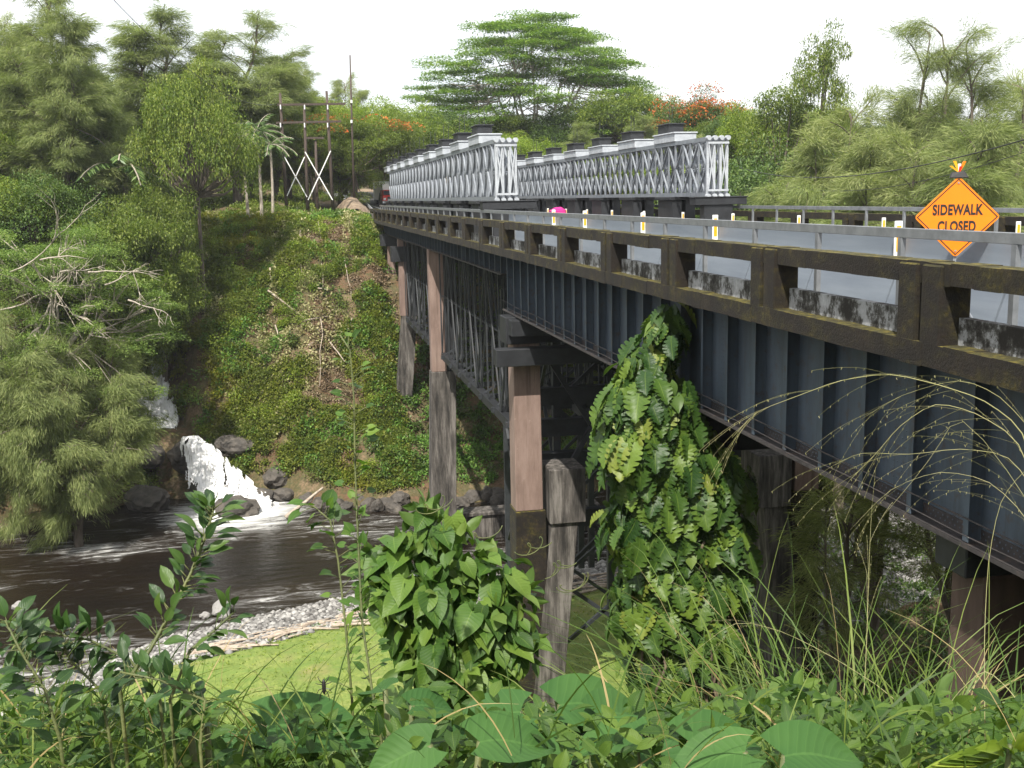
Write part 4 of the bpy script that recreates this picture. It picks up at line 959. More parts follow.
# rock steps under the falls
for k, (x_, y_, z_, a_, b_, c_) in enumerate(((-8.2, 91.0, 1.4, 1.8, 1.2, 1.8), (-6.2, 89.9, .4, 2.2, 1.4, 1.4), (-4.2, 88.8, .1, 1.8, 1.3, 1.0), (-9.3, 92.4, 3.2, 1.9, 1.1, 1.5), (-12.8, 101.6, 6.6, 2.2, 1.3, 2.4), (-12.2, 98.8, 4.8, 2.4, 1.3, 1.6))):
    boulder(x_, y_, z_, a_, b_, c_, 'wet black rock step running under the white water', 90+k, 'wet rock steps under the falls')
# pale dirt cutting beside the road at the far end
xs_ = np.linspace(4.6, 8.6, 18); yy_ = np.linspace(119, 140, 40); A_, B_ = np.meshgrid(xs_, yy_); u_ = (A_-4.6)/4.0; w_ = (B_-119)/21
Zc = 22.0+2.2*np.sin(pi*np.clip(u_, 0, 1))**.8*np.sin(pi*np.clip(w_*.9+.1, 0, 1))**.6+.5*fbm(A_, B_/1.5, 4); k_ = (np.arange(39)[:, None]*18+np.arange(17)[None, :]).ravel()
tag(nobj('dirt_bank', npmesh('dirt_bank', np.stack([A_, B_, Zc], -1), np.stack([k_, k_+1, k_+19, k_+18], 1), simple('pale_dirt', [(.3, (.13, .09, .06)), (.7, (.3, .23, .16))], 1.5, .95, bmp=.8, bd=.2), smooth=True)), kind='structure')
# waterfalls
def fall(name, path, n=70, seed=0, m=110):
    """path: rows of (y, z, x0, x1); a torn sheet of white water with holes and ragged sides, in two layers"""
    path = np.array(path, float); t = np.linspace(0, len(path)-1, m); R_ = np.stack([np.interp(t, np.arange(len(path)), path[:, k]) for k in range(4)], 1)
    V = []; F = []; base = 0; u = np.linspace(0, 1, n)
    for lay in (0, 1):
        U_, T_ = np.meshgrid(u, t); x0 = np.interp(T_, np.arange(len(path)), path[:, 2]); x1 = np.interp(T_, np.arange(len(path)), path[:, 3]); X = x0+(x1-x0)*U_
        st_ = fbm(X*3.2+seed+lay*9, T_*.7+seed, 4); bl = fbm(X*1.1+seed+lay*5, T_*1.6, 3); e = np.clip(np.minimum(U_, 1-U_)*5, 0, 1)
        X = X+.18*fbm(T_*2+lay*4, U_*2+seed, 3); Y = np.interp(T_, np.arange(len(path)), path[:, 0])-.14*bl-.2*st_-.1*lay-.15*e; Z = np.interp(T_, np.arange(len(path)), path[:, 1])+.15*bl+.10*st_+.05*lay-.35*(1-e)
        V.append(np.stack([X, Y, Z], -1).reshape(-1, 3)); hole = (st_+.5*(1-e)-.25*bl > (.42 if lay == 0 else -.02)).ravel()
        k = (np.arange(m-1)[:, None]*n+np.arange(n-1)[None, :]).ravel(); k = k[~hole[k]]; F.append(np.stack([k, k+n, k+n+1, k+1], 1)+base); base += m*n
    return tag(nobj(name, npmesh(name, np.concatenate(V), np.concatenate(F), M['foam'], smooth=True)), kind='structure')
fall('waterfall', [(93, 4.95, -10.2, -8.4), (92.2, 5.0, -10.1, -8.0), (91.2, 4.4, -9.9, -6.9), (89.8, 2.6, -9.6, -5.0), (88.6, 1.5, -9.3, -3.6), (87.4, .6, -9.0, -2.4), (86.2, -.1, -10.0, -1.6)], 80, 3)
fall('waterfall', [(103, 9.7, -14.0, -11.8), (101.8, 9.4, -14.1, -11.7), (101.0, 8.6, -14.3, -11.4), (99.2, 7.2, -14.6, -11.0), (97.6, 5.9, -14.2, -10.6), (96.6, 5.0, -13.6, -10.2)], 50, 9)
# logs and debris
def log(p, q, r, label, m='driftwood', group=None, kinks=4, seed=0, name='fallen_log'):
    R_ = random.Random(seed); p = Vector(p); q = Vector(q); Lg = (q-p).length; pts = [p.lerp(q, k/kinks)+Vector((R_.uniform(-1, 1), R_.uniform(-1, 1), R_.uniform(-.3, .3)))*Lg*.018 for k in range(kinks+1)]
    b = MB(); b.tube(pts, [r*(1-.5*k/kinks) for k in range(kinks+1)], 7); return tag(b.build(name, M[m], None, True), label, 'log', group)
a = onZ(286, 514, .3); c = onZ(322, 472, 2.2); log((a.x, a.y-.5, .2), (c.x, c.y-4.2, 2.0), .17, 'pale straight log leaning from the far bank into the river', seed=4)
def surf(px, py, dz=.25):
    """where the sight line meets the far slope"""
    d = _ray(px, py); d = d/d[1]
    for Y in np.arange(84, 135, .1):
        x, z = d[0]*Y, EYE+d[2]*Y
        if z <= Hz(x, Y)+dz: return Vector((x, Y-.15, z))
    return Vector((d[0]*115, 115, EYE+d[2]*115))
for k, (a, c, r, lb) in enumerate((((268, 290), (322, 332), .13, 'long pale dead trunk lying across the cleared slope'), ((305, 320), (328, 316), .1, 'short pale log at the foot of the long dead trunk'), ((322, 318), (320, 386), .06, 'thin pale stick hanging down the cleared slope'),
        ((330, 342), (345, 362), .1, 'bleached forked branch on the cleared slope'), ((352, 318), (338, 352), .07, 'bleached stick to the right of the forked branch'), ((318, 222), (322, 290), .05, 'thin upright dead stem in the middle of the slope'),
        ((270, 268), (271, 280), .12, 'short pale stump on the slope below the power poles'), ((275, 325), (279, 336), .1, 'short bleached stub left of the long dead trunk'), ((300, 230), (302, 275), .05, 'thin dead stem left of the middle of the slope'),
        ((345, 260), (352, 300), .05, 'thin dead stem near the right of the slope'), ((308, 345), (336, 330), .06, 'pale stick crossing below the long dead trunk'), ((318, 288), (330, 290), .09, 'short horizontal pale log high on the slope'))):
    A = surf(*a, .5); B_ = surf(*c, .5); log(A, B_, r*.8, lb, seed=k+30)
g = np.random.default_rng(8)
for k in range(90):      # driftwood on the gravel
    if k < 46: x_ = g.uniform(9.5, 20)
    else: x_ = g.uniform(-7, 3.5)
    y_ = float(ys(x_))-(g.uniform(4.6, 7.6) if k >= 46 else g.uniform(4.0, 8.5)); Ld = g.uniform(.8, 3.6); az = g.normal()*.35+.1
    x2, y2 = x_+cos(az)*Ld, y_+sin(az)*Ld; log((x_, y_, Hz(x_, y_)+.16), (x2, y2, Hz(x2, y2)+.16+g.uniform(0, .35)*(k < 46)), g.uniform(.04, .11), 'weathered driftwood stick on the gravel bank', group='driftwood along the edge of the lawn', seed=k+60, name='driftwood')
# dead white branches of the flat crowned tree
tb = MB(); R_ = random.Random(5)
def twig(p, d, L_, r, n):
    pts = [p.copy()]; 
    for j in range(5):
        d = (d+Vector((R_.uniform(-.3, .3), R_.uniform(-.15, .15), R_.uniform(-.25, .22)))).normalized(); p = p+d*L_/5; pts.append(p.copy())
    tb.tube(pts, [r*(1-.14*j) for j in range(6)], 5)
    if n > 0:
        for j in range(3): twig(pts[R_.randint(2, 5)], (d+Vector((R_.uniform(-1, 1), R_.uniform(-.4, .2), R_.uniform(-.7, .7)))).normalized(), L_*.6, r*.55, n-1)
for (px, py, dx, dz, L_) in ((0, 300, 1, .1, 5), (10, 262, 1, .35, 5.5), (40, 250, 1, .2, 4), (88, 262, 1, .3, 3.8), (128, 290, .9, -.1, 3), (60, 262, .6, .2, 2.2), (105, 275, .8, .2, 2.2)):
    twig(onY(px, py+10, 81.5), Vector((dx, -.1, dz*.6)).normalized(), L_*.8, .065, 2)
tag(tb.build('dead_branches', M['pale_bark'], None, True), 'bare white twisting branches in front of the flat crowned tree', 'branches')

# ---------------------------------------------------------------- power poles and wires
pf = tag(empty('power_pole_frame', (0, 0, 0)), 'three tall dark poles with two crossarms and white cross braces on the cliff top', 'power poles')
Yp = 117.0; P_ = lambda px, py: onY(px, py, Yp)
for (t_, b_) in (((280, 93), (287, 216)), ((304, 104), (308, 216)), ((326.5, 91), (333, 208))):
    T = P_(*t_); B = P_(*b_); b = MB(); b.tube([Vector((B.x, Yp, B.z-1.0)), T.lerp(B, .5), T], [.19, .17, .13], 8); b.build('pole', M['pole_wood'], pf, True)
for (a_, c_) in (((277, 105), (345, 104)), ((276, 123), (341, 121.5))):
    b = MB(); A = P_(*a_); B = P_(*c_); b.bar(A+Vector((0, -.25, 0)), B+Vector((0, -.25, 0)), .16, .22); b.build('crossarm', M['pole_wood'], pf)
for (a_, c_) in (((284.5, 157), (307, 197)), ((304.5, 157), (287, 196)), ((305, 152), (332.5, 200)), ((330.5, 151), (308, 200))):
    b = MB(); b.bar(P_(*a_)+Vector((0, -.3, 0)), P_(*c_)+Vector((0, -.3, 0)), .1, .1); b.build('cross_brace', M['white'], pf)
b = MB()
for px in (280.5, 304.5, 327.5):
    for py in (107, 125): q = P_(px, py); b.tube([q+Vector((0, -.3, -.25)), q+Vector((0, -.3, .2))], .07, 6)
b.build('insulator', M['white'], pf)
t2 = tag(empty('utility_pole', (0, 0, 0)), 'shorter brown pole with one crossarm behind the frame of three poles', 'utility pole')
q = onY(315.5, 140, 122); q2 = onY(317.5, 216, 122); b = MB(); b.tube([Vector((q2.x, 122, q2.z-1)), q], [.17, .13], 8); b.build('pole', M['pole_wood'], t2, True); b = MB(); b.bar(onY(306, 138, 121.8), onY(324, 138, 121.8), .2, .22); b.build('crossarm', M['pole_wood'], t2)
t3 = tag(empty('utility_pole', (0, 0, 0)), 'lone tall thin pole rising against the sky right of the frame', 'utility pole')
q = onY(350, 55, 126); q2 = onY(354, 200, 126); b = MB(); b.tube([Vector((q2.x, 126, q2.z-1)), q.lerp(q2, .5), q], [.14, .12, .08], 8); b.build('pole', M['pole_wood'], t3, True)
b = MB(); 
for py in (100, 120): b.tube([onY(351.5, py, 125.8), onY(351.5, py+3, 125.8)], .12, 6)
b.build('insulator', M['white'], t3)
def wire(p, q, sag, label, r=.025):
    p = Vector(p); q = Vector(q); pts = [p.lerp(q, k/24)-Vector((0, 0, sag*4*(k/24)*(1-k/24))) for k in range(25)]; b = MB(); b.tube(pts, r, 4); tag(b.build('power_line', M['black'], None, True), label, 'wire')
wire(onY(735, 166, 100), onY(1075, 124, 42), 1.6, 'upper dark cable crossing in front of the casuarinas at the right', .033)
wire(onY(760, 178, 100), onY(1075, 134, 44), 1.8, 'lower thin cable crossing in front of the casuarinas at the right', .02)
wire(onY(108, -6, 60), P_(277, 105)+Vector((0, -.3, .1)), 1.8, 'thin cable coming down from the top left to the poles', .02)

# ---------------------------------------------------------------- shaped leaves
def leafgrid(kind, nu=9):
    """returns (V,F,UV) for one leaf, base at the origin, pointing +Y, one unit long, normal +Z"""
    u = np.linspace(0, 1, nu)
    if kind == 'ell': w = .23*np.sin(pi*u**.85)**.8
    elif kind == 'heart': w = .46*np.sin(pi*np.clip(u*.93+.14, 0, 1))**.75*(1-.25*u)
    elif kind == 'ear': w = .44*np.sin(pi*np.clip(u*.9+.12, 0, 1))**.7*(1-.35*u)
    elif kind == 'split': w = .36*np.sin(pi*np.clip(u*.95+.06, 0, 1))**.6*(1-.15*u)
    w = w.copy(); w[-1] = .004
    if kind == 'ell': w[0] = .01
    s = np.array([-1, -.55, 0, .55, 1.]); V = []; UV = []
    for i, t in enumerate(u):
        for v in s:
            wi = w[i]
            if kind == 'split' and abs(v) == 1 and 2 < i < nu-2: wi = w[i]*(1.0, 1.02, .98, .5)[i % 4]
            y = t
            if kind in ('heart', 'ear'): y = t-.20*abs(v)**1.5*(1-t)**2.2
            if kind == 'split': y = t+.10*abs(v)*(1-t)-.10*abs(v)*(1-t)**4
            z = .30*abs(v)*wi-.22*t*t+.025*sin(7*t+3*v)
            V.append((v*wi, y, z)); UV.append((.5+.5*v*.98, t))
    V = np.array(V); F = []
    for i in range(nu-1):
        for k in range(4): a = i*5+k; F.append((a, a+1, a+6, a+5))
    return V, np.array(F), np.array(UV)
LG = {k: leafgrid(k, n) for k, n in (('ell', 6), ('heart', 8), ('ear', 11), ('split', 27))}
def leafcloud(name, kind, P, D, Nn, size, m, parent=None, w=1.0):
    V, F, UV = LG[kind]; P = np.asarray(P, float); D = unit(np.asarray(D, float)); Nn = np.asarray(Nn, float); S = unit(np.cross(D, Nn)); Nn = np.cross(S, D); size = np.broadcast_to(size, (len(P),))
    X = P[:, None]+(S[:, None]*V[None, :, 0:1]*w+D[:, None]*V[None, :, 1:2]+Nn[:, None]*V[None, :, 2:3])*size[:, None, None]
    n = len(P); Fa = (F[None]+np.arange(n)[:, None, None]*len(V)).reshape(-1, 4); return nobj(name, npmesh(name, X, Fa, m, uv=np.tile(UV, (n, 1)), smooth=True), parent)
def blobs(g, L_, n, inner=.8, squash=1.0, bias=(0, 0, 0)):
    """positions and outward normals on the surface of ellipsoids L_=[(center, rx, ry, rz)]"""
    wts = np.array([b_[1]*b_[3] for b_ in L_]); wts = wts/wts.sum(); id_ = g.choice(len(L_), n, p=wts); c = np.array([tuple(L_[i][0]) for i in id_]); r = np.array([L_[i][1:4] for i in id_])
    d = unit(rdir(g, n)+np.array(bias)); return c+d*r*g.uniform(inner, 1.05, (n, 1)), unit(d/r*r.mean())
# vine smothering the second pier
g = np.random.default_rng(41); vine = tag(empty('climbing_vine', (8.5, 23.5, 10)), 'huge leaved climbing vine smothering the pier in the middle right', 'vine'); vine.location = (0, 0, 0)
prof = [(670, 316, 17, 8.45), (664, 335, 28, 8.3), (648, 368, 38, 8.1), (640, 395, 40, 8.0), (650, 400, 48, None), (636, 425, 38, None), (668, 445, 50, None), (655, 480, 42, None), (690, 485, 46, None), (665, 520, 48, None), (705, 530, 34, None), (662, 560, 44, None), (700, 570, 34, None), (655, 605, 38, None), (695, 610, 34, None), (665, 650, 36, None), (680, 690, 26, None), (672, 715, 18, None), (715, 470, 32, None), (718, 520, 28, None), (712, 612, 30, None), (622, 450, 22, None), (622, 520, 20, None), (628, 600, 20, None), (720, 565, 26, None)]
BL = []
for (px, py, pr, fixX) in prof:
    if fixX: c = onX(px, py, fixX); k_ = c.y/FPX; BL.append((c, .35, pr*k_*1.3, pr*k_))
    else: c = onY(px, py, 23.6); k_ = 23.6/FPX*1.03; BL.append((c, pr*k_, 1.15, pr*k_))
P, Nn = blobs(g, BL, 1500, .86, bias=(-.25, -.7, .1)); D = unit(np.array([0, 0, -1.0])+Nn*.35+rdir(g, len(P))*.5); Nl = unit(Nn+np.array([0, 0, .5])+rdir(g, len(P))*.35)
leafcloud('foliage', 'split', P, D, Nl, g.uniform(.42, .9, len(P)), M['pothos'], vine)
P, Nn = blobs(g, BL, 1300, .5, bias=(0, .1, 0)); D = unit(np.array([0, 0, -1.0])+Nn*.3+rdir(g, len(P))*.6)
leafcloud('inner_foliage', 'heart', P, D, unit(Nn+rdir(g, len(P))*.4), g.uniform(.3, .5, len(P)), M['broad_d'], vine)
b = MB(); R_ = random.Random(3)
for k in range(26):
    px = R_.uniform(640, 725); z0 = Hz(onY(px, 700, 23.4).x, 23.4); x0 = onY(px, 600, 22.9).x; pts = [(x0+R_.uniform(-.15, .15), 22.6+R_.uniform(-.2, .5), z) for z in np.linspace(z0-.2, z0+R_.uniform(4, 8), 9)]; b.tube(pts, .035, 5)
b.build('vine_stem', M['twig'], vine, True)

# ---------------------------------------------------------------- foreground plants
def at(px, py, dist):
    d = _ray(px, py); d = d/np.linalg.norm(d); return Vector((d[0]*dist, d[1]*dist, EYE+d[2]*dist))
def root_of(p, back=.3): return Vector((p.x, p.y+back, Hz(p.x, p.y+back)-.05))
# heart leaved vine bush
g = np.random.default_rng(51); d0 = 6.0; kx = d0/FPX; hb = tag(empty('heart_leaf_bush', tuple(root_of(at(470, 700, d0)))), 'bushy climber with big heart shaped leaves and curling tendrils in front of the third pier', 'bush')
off = Vector(hb.location); BL = []
for (px, py, pr, pz) in ((428, 512, 14, 14), (436, 530, 26, 20), (405, 552, 26, 18), (462, 558, 34, 26), (492, 575, 28, 22), (522, 592, 20, 14), (425, 590, 44, 28), (488, 610, 42, 30), (450, 635, 50, 34), (385, 590, 20, 26), (508, 645, 30, 26), (470, 675, 40, 26), (425, 665, 24, 22), (375, 560, 14, 14)):
    c = at(px, py, d0)-off; BL.append((c, pr*kx, pr*kx*.9, pz*kx))
P, Nn = blobs(g, BL, 430, .45, bias=(-.05, -.55, .25)); D = unit(np.array([0, -.2, -.8])+Nn*.6+rdir(g, len(P))*.55); leafcloud('foliage', 'heart', P, D, unit(Nn+np.array([0, -.2, .7])+rdir(g, len(P))*.5), np.where(g.random(len(P)) < .3, g.uniform(.13, .19, len(P)), g.uniform(.05, .11, len(P))), M['heart'], hb)
P, Nn = blobs(g, BL, 420, .3); leafcloud('inner_foliage', 'ell', P, unit(Nn+rdir(g, len(P))), rdir(g, len(P)), g.uniform(.08, .14, len(P)), M['broad_d'], hb)
b = MB(); R_ = random.Random(9)
for k in range(16):
    c = Vector(BL[k % len(BL)][0]); pts = [Vector((0, 0, 0)).lerp(c, t)+Vector((R_.uniform(-.06, .06), R_.uniform(-.06, .06), 0)) for t in np.linspace(0, 1, 7)]; b.tube(pts, [.012]*7, 5)
for k in range(9):   # tendrils
    px, py = R_.choice([(520, 552), (560, 590), (500, 548), (420, 512), (545, 572), (580, 610), (470, 540), (455, 520)]); p = at(px, py, d0-.25)-off; a0 = R_.uniform(0, 6); pts = []
    for j in range(16): a_ = a0+j*.42; pts.append(p+Vector((j*.009, -.02, .03*sin(a_)+.004*j))+Vector((.035*cos(a_), 0, 0)))
    b.tube(pts, .0028, 4)
b.build('stem', M['stem'], hb, True)
# tall thin climbing stem
def sparse_stem(name, pts2, dist, nleaf, ls, kind, m, label, seed, r=.008, cat='plant', spread=.06, tipc=0, mt='stem', hang=.2, span=(.15, 1)):
    g = np.random.default_rng(seed); W = [at(px, py, dist+dd) for (px, py, dd) in pts2]; r0 = root_of(W[0], .15); o_ = tag(empty(name, tuple(r0)), label, cat)
    W = [r0]+W; W = [q-r0 for q in W]; b = MB(); n = len(W); b.tube(W, [r*(1-.6*i/n) for i in range(n)], 6)
    P = []; D = []
    for k in range(nleaf):
        t = span[0]+(span[1]-span[0])*((k+g.random()*.6)/nleaf); q = t*(n-1); i = min(n-2, int(q)); c = W[i].lerp(W[i+1], q-i); tang = np.array((W[i+1]-W[i]).normalized()); dd = rdir(g, 1)[0]; dd = unit(dd-tang*dd.dot(tang)*.7+tang*.5)
        e = np.array(c)+dd*spread; b.tube([c, e], [r*.35, r*.2], 4); P.append(e); D.append(unit(dd+np.array([0, 0, -hang])))
    b.build('stem', M[mt], o_, True); P = np.array(P); D = np.array(D)
    leafcloud('foliage', kind, P, D, unit(np.array([0, -.35, 1.0])+rdir(g, len(P))*.45), ls*g.uniform(.65, 1.25, len(P)), m, o_); return o_
sparse_stem('climbing_weed', [(385, 760, 0), (372, 690, 0), (362, 620, 0), (358, 540, 0), (355, 460, 0), (354, 400, 0), (350, 350, 0), (340, 335, 0)], 4.2, 74, .043, 'heart', M['heart'], 'tall thin weed stem with small leaves rising in front of the lawn', 61, r=.006, span=(.1, .9))
sparse_stem('climbing_weed', [(352, 700, 0), (345, 620, 0), (338, 560, 0), (330, 520, 0), (312, 505, 0)], 4.4, 34, .06, 'heart', M['heart'], 'shorter leafy stem left of the tall thin weed stem', 62, r=.006)
# glossy shrub at left: main branch and side branches
sparse_stem('glossy_shrub', [(120, 690, 0), (150, 650, 0), (172, 610, 0), (190, 575, 0), (201, 548, 0), (210, 522, 0), (214, 508, 0)], 3.0, 74, .058, 'ell', M['shrub'], 'leafy shrub branch with glossy oval leaves rising in front of the river', 63, r=.006, spread=.03, hang=-.1, mt='stem', span=(.3, 1))
for k, (pts2, dist, nl, lb) in enumerate((([(160, 700, 0), (130, 660, 0), (90, 640, 0), (45, 632, 0), (15, 640, 0)], 3.1, 34, 'glossy leaved branch reaching left over the gravel bank'), ([(170, 700, 0), (190, 650, 0), (215, 630, 0), (236, 610, 0)], 3.0, 12, 'short glossy branch at the foot of the rising shrub'),
        ([(60, 740, 0), (45, 690, 0), (20, 650, 0), (5, 620, 0)], 2.9, 26, 'glossy leaved branch at the left edge'), ([(110, 740, 0), (100, 690, 0), (70, 660, 0), (62, 640, 0)], 3.1, 26, 'glossy leaved branch in front of the white gravel patch'), ([(200, 745, 0), (205, 700, 0), (160, 680, 0), (120, 672, 0)], 2.9, 24, 'low glossy leaved branch over the corner of the lawn'))):
    sparse_stem('glossy_shrub', pts2, dist, int(nl*2.1), .056, 'ell', M['shrub'], lb, 70+k, r=.005, spread=.03, hang=0, mt='stem')
# elephant ear plants
def ear(px, py, dist, leaves, label, seed):
    g = np.random.default_rng(seed); c0 = at(px, py, dist); r0 = root_of(c0, .1); o_ = tag(empty('elephant_ear_plant', tuple(r0)), label, 'plant')
    for (lx, ly, az, size, tilt) in leaves:
        p = at(lx, ly, dist+g.uniform(-.2, .2))-r0; D = np.array([cos(az)*cos(tilt), sin(az)*cos(tilt), -sin(tilt)]); leafcloud('leaf', 'ear', [tuple(p)], [D], [(g.normal()*.2, -.42+g.normal()*.15, 1)], size*.72, M['ear'], o_)
        b = MB(); b.tube([Vector((0, 0, 0)), Vector((p.x*.4, p.y*.4, p.z*.6)), p], [.018, .014, .009], 7); b.build('leaf_stalk', M['stem'], o_, True)
ear(300, 720, 3.6, [(268, 726, -.1, .46, .1), (255, 745, 3.6, .3, .2)], 'elephant ear plant with one broad leaf in front of the lawn', 1)
ear(200, 700, 3.4, [(205, 702, -2.6, .22, .5), (185, 690, 2.6, .25, .3)], 'small elephant ear plant between the glossy shrub and the lawn', 2)
ear(560, 720, 3.8, [(520, 712, 3.0, .34, .15), (560, 705, .1, .42, .1), (600, 716, .5, .36, .2), (545, 735, -1.9, .34, .4)], 'elephant ear plant at the foot of the heart leaved bush', 3)
ear(660, 745, 3.4, [(640, 735, 2.9, .32, .15), (690, 742, .2, .36, .12), (660, 755, -1.2, .3, .4)], 'elephant ear plant below the vine covered pier', 4)
ear(770, 765, 3.0, [(745, 752, 3.1, .3, .1), (785, 756, .1, .34, .1)], 'elephant ear plant at the bottom edge under the long grass', 5)
ear(450, 750, 3.2, [(430, 745, 3.3, .26, .2), (480, 742, .2, .34, .15)], 'elephant ear plant at the bottom centre below the bush', 6)
ear(400, 715, 3.7, [(385, 690, 2.0, .24, .3), (412, 706, .3, .22, .2)], 'small elephant ear plant left of the bush', 7)
# low weeds filling the foot of the picture (stuff)
g = np.random.default_rng(91)
def weeds(name, n, box, dr, kind, m, size, seed, up=.4):
    g = np.random.default_rng(seed); px = g.uniform(box[0], box[1], n); dist = g.uniform(*dr, n); t = g.random(n)
    top = np.interp(px, [0, 80, 160, 230, 330, 400, 560, 700, 800, 900, 1024], [690, 700, 712, 728, 722, 690, 708, 716, 690, 700, 700]); py = top+8*fbm(px/17, px*0, 3)*3+(box[2]-0)*0+t*(790-top)
    P = np.array([tuple(at(a, b_, c)) for a, b_, c in zip(px, py, dist)]); D = unit(rdir(g, n)+np.array([0, 0, up])); D[:, 1] -= .2; D = unit(D)
    return tag(leafcloud(name, kind, P, D, unit(np.array([0, -.3, 1.0])+rdir(g, n)*.6), size*g.uniform(.5, 1.4, n), m), kind='stuff')
weeds('low_weeds', 3600, (-30, 1060, 6), (3.2, 6.0), 'ell', M['weed'], .065, 1)
weeds('low_weed_leaves', 700, (-30, 1060, 0), (3.2, 5.0), 'heart', M['weed'], .05, 2)
weeds('dark_undergrowth', 1700, (-30, 1060, 10), (5.0, 8.0), 'ell', M['broad_d'], .11, 3)
# grass
def blades(g, roots, hgt, lean, wdt, seg=7, droop=.5):
    n = len(roots); az = g.uniform(0, 2*pi, n); d = np.stack([np.cos(az)*lean, np.sin(az)*lean, np.ones(n)], 1); d = unit(d); p = roots.copy(); S = unit(np.cross(d, rdir(g, n))); V = []
    for i in range(seg+1):
        t = i/seg; w_ = (wdt*(1-t**2.2)*(.55+.45*min(1, t*4)))[:, None]+.0006; V.append(np.stack([p-S*w_/2, p+S*w_/2], 1)); p = p+d*(hgt/seg)[:, None]
        d = unit(d+np.array([0, 0, -1])*droop*(t+.1)*.32*g.uniform(.4, 1.6, (n, 1))+np.stack([np.cos(az), np.sin(az), 0*az], 1)*.10)
    V = np.stack(V, 1).reshape(n, -1, 3); F = np.array([[2*i, 2*i+1, 2*i+3, 2*i+2] for i in range(seg)]); k = 2*(seg+1)
    return V.reshape(-1, 3), (F[None]+np.arange(n)[:, None, None]*k).reshape(-1, 4)
def tussock(px, py, dist, n, h, label, seed, wdt=.014, lean=.45, droop=1.0, m='grass'):
    g = np.random.default_rng(seed); n = int(n*1.7); c = at(px, py, dist); r0 = root_of(c, 0); rt = np.stack([g.normal(0, .14, n), g.normal(0, .14, n), np.zeros(n)], 1); h = h*1.3+.25; V, F = blades(g, rt, h*g.uniform(.5, 1.15, n), lean*g.uniform(.2, 1.3, n), wdt*g.uniform(.5, 1.3, n), 8, droop)
    o = nobj('grass_tussock', npmesh('grass_tussock', V, F, M[m])); o.location = r0; return tag(o, label, 'grass tuft', 'long grass tufts on the near slope at the right')
for k, (px, py, dist, n, h, lb) in enumerate(((745, 735, 7.0, 70, 1.9, 'long grass tuft right of the vine covered pier'), (800, 740, 6.4, 90, 1.7, 'tall green grass tuft in front of the grove, left of the thickest one'), (850, 735, 6.8, 100, 1.9, 'thickest grass tuft with drooping dry blades in front of the grove'),
        (905, 745, 6.2, 90, 1.7, 'grass tuft just left of the nearest pier'), (940, 735, 7.0, 80, 1.6, 'grass tuft at the foot of the nearest pier'), (980, 750, 5.6, 60, 1.2, 'grass tuft in front of the nearest pier'), (700, 740, 7.6, 40, 1.7, 'thin grass tuft at the foot of the vine'),
        (875, 755, 5.0, 60, 1.2, 'low grass tuft at the bottom edge under the grove'), (780, 755, 5.2, 50, 1.1, 'low grass tuft at the bottom edge by the elephant ear leaves'), (1020, 745, 6.0, 60, 1.2, 'grass tuft in the bottom right corner'))):
    tussock(px, py, dist, n, h, lb, 100+k)
g = np.random.default_rng(120)
n = 420; px = g.uniform(-20, 330, n); P = np.array([tuple(at(a, b_, c)) for a, b_, c in zip(px, g.uniform(720, 800, n), g.uniform(3.0, 4.6, n))]); V, F = blades(g, P, g.uniform(.15, .5, n), g.uniform(.3, 1.2, n), g.uniform(.002, .006, n), 7, .7); tag(nobj('wispy_grass', npmesh('wispy_grass', V, F, M['grass'])), kind='stuff')
n = 260; px = g.uniform(330, 1040, n); P = np.array([tuple(at(a, b_, c)) for a, b_, c in zip(px, g.uniform(730, 800, n), g.uniform(3.0, 5.0, n))]); V, F = blades(g, P, g.uniform(.15, .45, n), g.uniform(.3, 1.2, n), g.uniform(.003, .008, n), 7, .7); tag(nobj('wispy_grass', npmesh('wispy_grass', V, F, M['grass'])), kind='stuff')
# arching seed grass at right
def arch(pts2, dist, r, label, side, seed):
    W = [at(px, py, dist) for px, py in pts2]; R_ = random.Random(seed)
    # smooth the polyline
    S_ = []
    for i in range(len(W)-1):
        for t in (0, .33, .66): S_.append(W[i].lerp(W[i+1], t))
    S_.append(W[-1]); S_ = [S_[0]]+[(S_[i-1]+S_[i]*2+S_[i+1])/4 for i in range(1, len(S_)-1)]+[S_[-1]]
    o_ = tag(empty('seed_grass', (0, 0, 0)), label, 'grass stalk', 'arching seed grass at the right'); b = MB(); n = len(S_); r *= .45; side = int(side*.7); b.tube(S_, [r*(1-.75*i/n) for i in range(n)], 5); b.build('stalk', M['seed'], o_, True)
    if side:
        b = MB()
        for k in range(side):
            i = R_.randint(n//3, n-2); p = S_[i]; t = (S_[i+1]-S_[i]).normalized(); d = (t+Vector((R_.uniform(-.3, .3), R_.uniform(-.3, .3), R_.uniform(-.6, .35)))).normalized(); pts = [p]
            for j in range(6): p = p+d*.045*R_.uniform(.6, 1.4); d = (d+Vector((0, 0, -.09))).normalized(); pts.append(p)
            b.tube(pts, r*.22, 3)
            for q in pts[2:]: b.tube([q, q+Vector((R_.uniform(-.004, .004), 0, -.008))], [.0018, .0008], 3)
        b.build('seed_head', M['seed'], o_)
arch([(1060, 740), (1050, 600), (1040, 500), (1024, 430), (985, 400), (940, 385), (890, 373), (840, 380), (800, 395), (755, 412), (732, 438)], 4.0, .006, 'topmost arching seed grass stalk crossing the girder', 22, 1)
arch([(1070, 750), (1060, 620), (1045, 520), (1020, 440), (975, 412), (935, 402), (900, 425), (875, 455), (850, 480)], 4.1, .005, 'middle arching seed grass stalk with seed heads over the girder', 20, 2)
arch([(1070, 740), (1055, 600), (1040, 500), (1010, 455), (960, 448), (910, 455), (860, 452), (835, 465)], 4.2, .004, 'flat seed grass stalk crossing low on the girder', 16, 3)
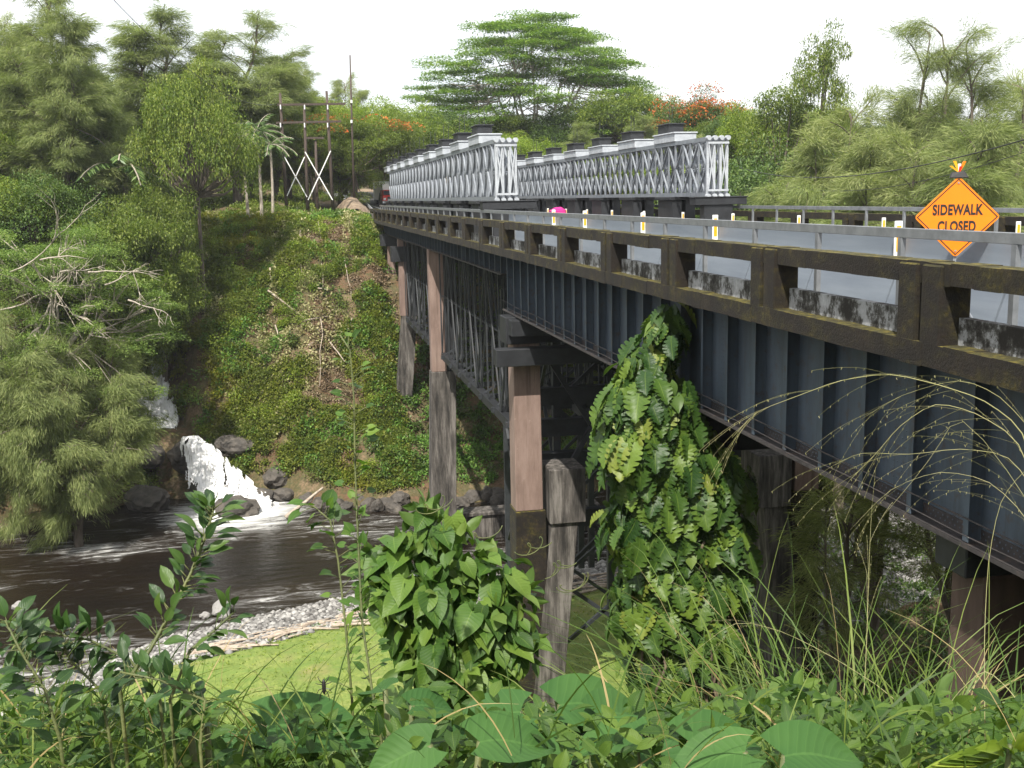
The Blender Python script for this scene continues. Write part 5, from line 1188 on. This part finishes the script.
arch([(1060, 760), (1050, 640), (1040, 560), (1030, 500), (960, 410), (930, 460), (880, 520)], 4.0, .003, 'seed grass stalk bending back toward the grove', 10, 4)
arch([(985, 740), (984, 640), (988, 560), (1000, 500), (1024, 470), (1060, 450)], 3.8, .003, 'single thin grass blade bending in front of the nearest pier', 0, 5)
arch([(1080, 700), (1065, 560), (1040, 440), (1000, 395), (960, 378), (900, 395), (860, 420)], 4.3, .004, 'fine arching stalk between the two highest ones', 16, 6)
arch([(1080, 720), (1060, 600), (1030, 520), (990, 480), (940, 470), (890, 488), (850, 530)], 4.4, .0035, 'lowest arching seed stalk near the bottom flange', 14, 7)
arch([(860, 760), (866, 660), (868, 600), (870, 540), (872, 505)], 6.0, .005, 'upright seed stalk standing in front of the grove', 10, 8)
arch([(930, 760), (900, 700), (830, 655), (780, 630), (735, 620), (690, 655)], 6.0, .005, 'long pale grass stalk arching left in front of the grove', 12, 9)
arch([(1030, 720), (1010, 690), (985, 668), (960, 690), (945, 710)], 5.0, .006, 'bent dry stalk in front of the nearest pier', 0, 10)
# yellow green fern leaf in the corner
g = np.random.default_rng(131); c = at(1010, 745, 3.2); r0 = root_of(c, .1); o_ = tag(empty('fan_leaf_plant', tuple(r0)), 'yellow green fan shaped leaf in the bottom right corner', 'plant')
P = []; D = []
for k in range(12):
    a_ = pi*.95-k*.17; P.append(tuple(c-r0+Vector((.012*(6-k)*-1, .004*k, -.03)))); D.append((cos(a_)*1.1, -.1-.3*sin(a_), .32*sin(a_)+.02))
leafcloud('leaf', 'ell', P, D, np.array([(.1*((-1)**j), -.9, .8) for j in range(12)]), .17, M['bright'], o_, .55); b = MB(); b.tube([(0, 0, 0), c-r0], [.01, .007], 5); b.build('leaf_stalk', M['stem'], o_, True)
# spider hanging in its web
sc = at(324, 688, 2.0); sp = tag(empty('spider', tuple(sc)), 'long legged spider hanging in the air in front of the lawn', 'spider')
b = MB(); b.tube([(0, 0, -.012), (0, 0, -.006), (0, 0, .004), (0, 0, .012), (0, 0, .016)], [.001, .0032, .0038, .0028, .001], 8); b.build('body', M['black'], sp, True)
for s_ in (-1, 1):
    for (dx, dz) in ((.010, .022), (.014, .010), (.013, -.010), (.009, -.024)):
        b = MB(); b.tube([(0, 0, .006 if dz > 0 else 0), (s_*dx*.7, -.003, dz*.55+.004), (s_*dx, 0, dz)], [.0009, .0008, .0004], 4); b.build('leg', M['black'], sp)

# ---------------------------------------------------------------- air
b = MB(); b.box(-420, 420, -60, 420, -3.0, 62)
me = bpy.data.meshes.new('haze'); me.from_pydata(b.v, [], b.f); hm = bpy.data.materials.new('haze_air'); hm.use_nodes = True; t_ = hm.node_tree; t_.nodes.clear()
pv = t_.nodes.new('ShaderNodeVolumePrincipled'); oo = t_.nodes.new('ShaderNodeOutputMaterial'); pv.inputs['Color'].default_value = (.93, .96, 1, 1); pv.inputs['Density'].default_value = .00022; pv.inputs['Anisotropy'].default_value = .3
t_.links.new(pv.outputs[0], oo.inputs['Volume']); me.materials.append(hm); tag(nobj('haze', me), kind='stuff')
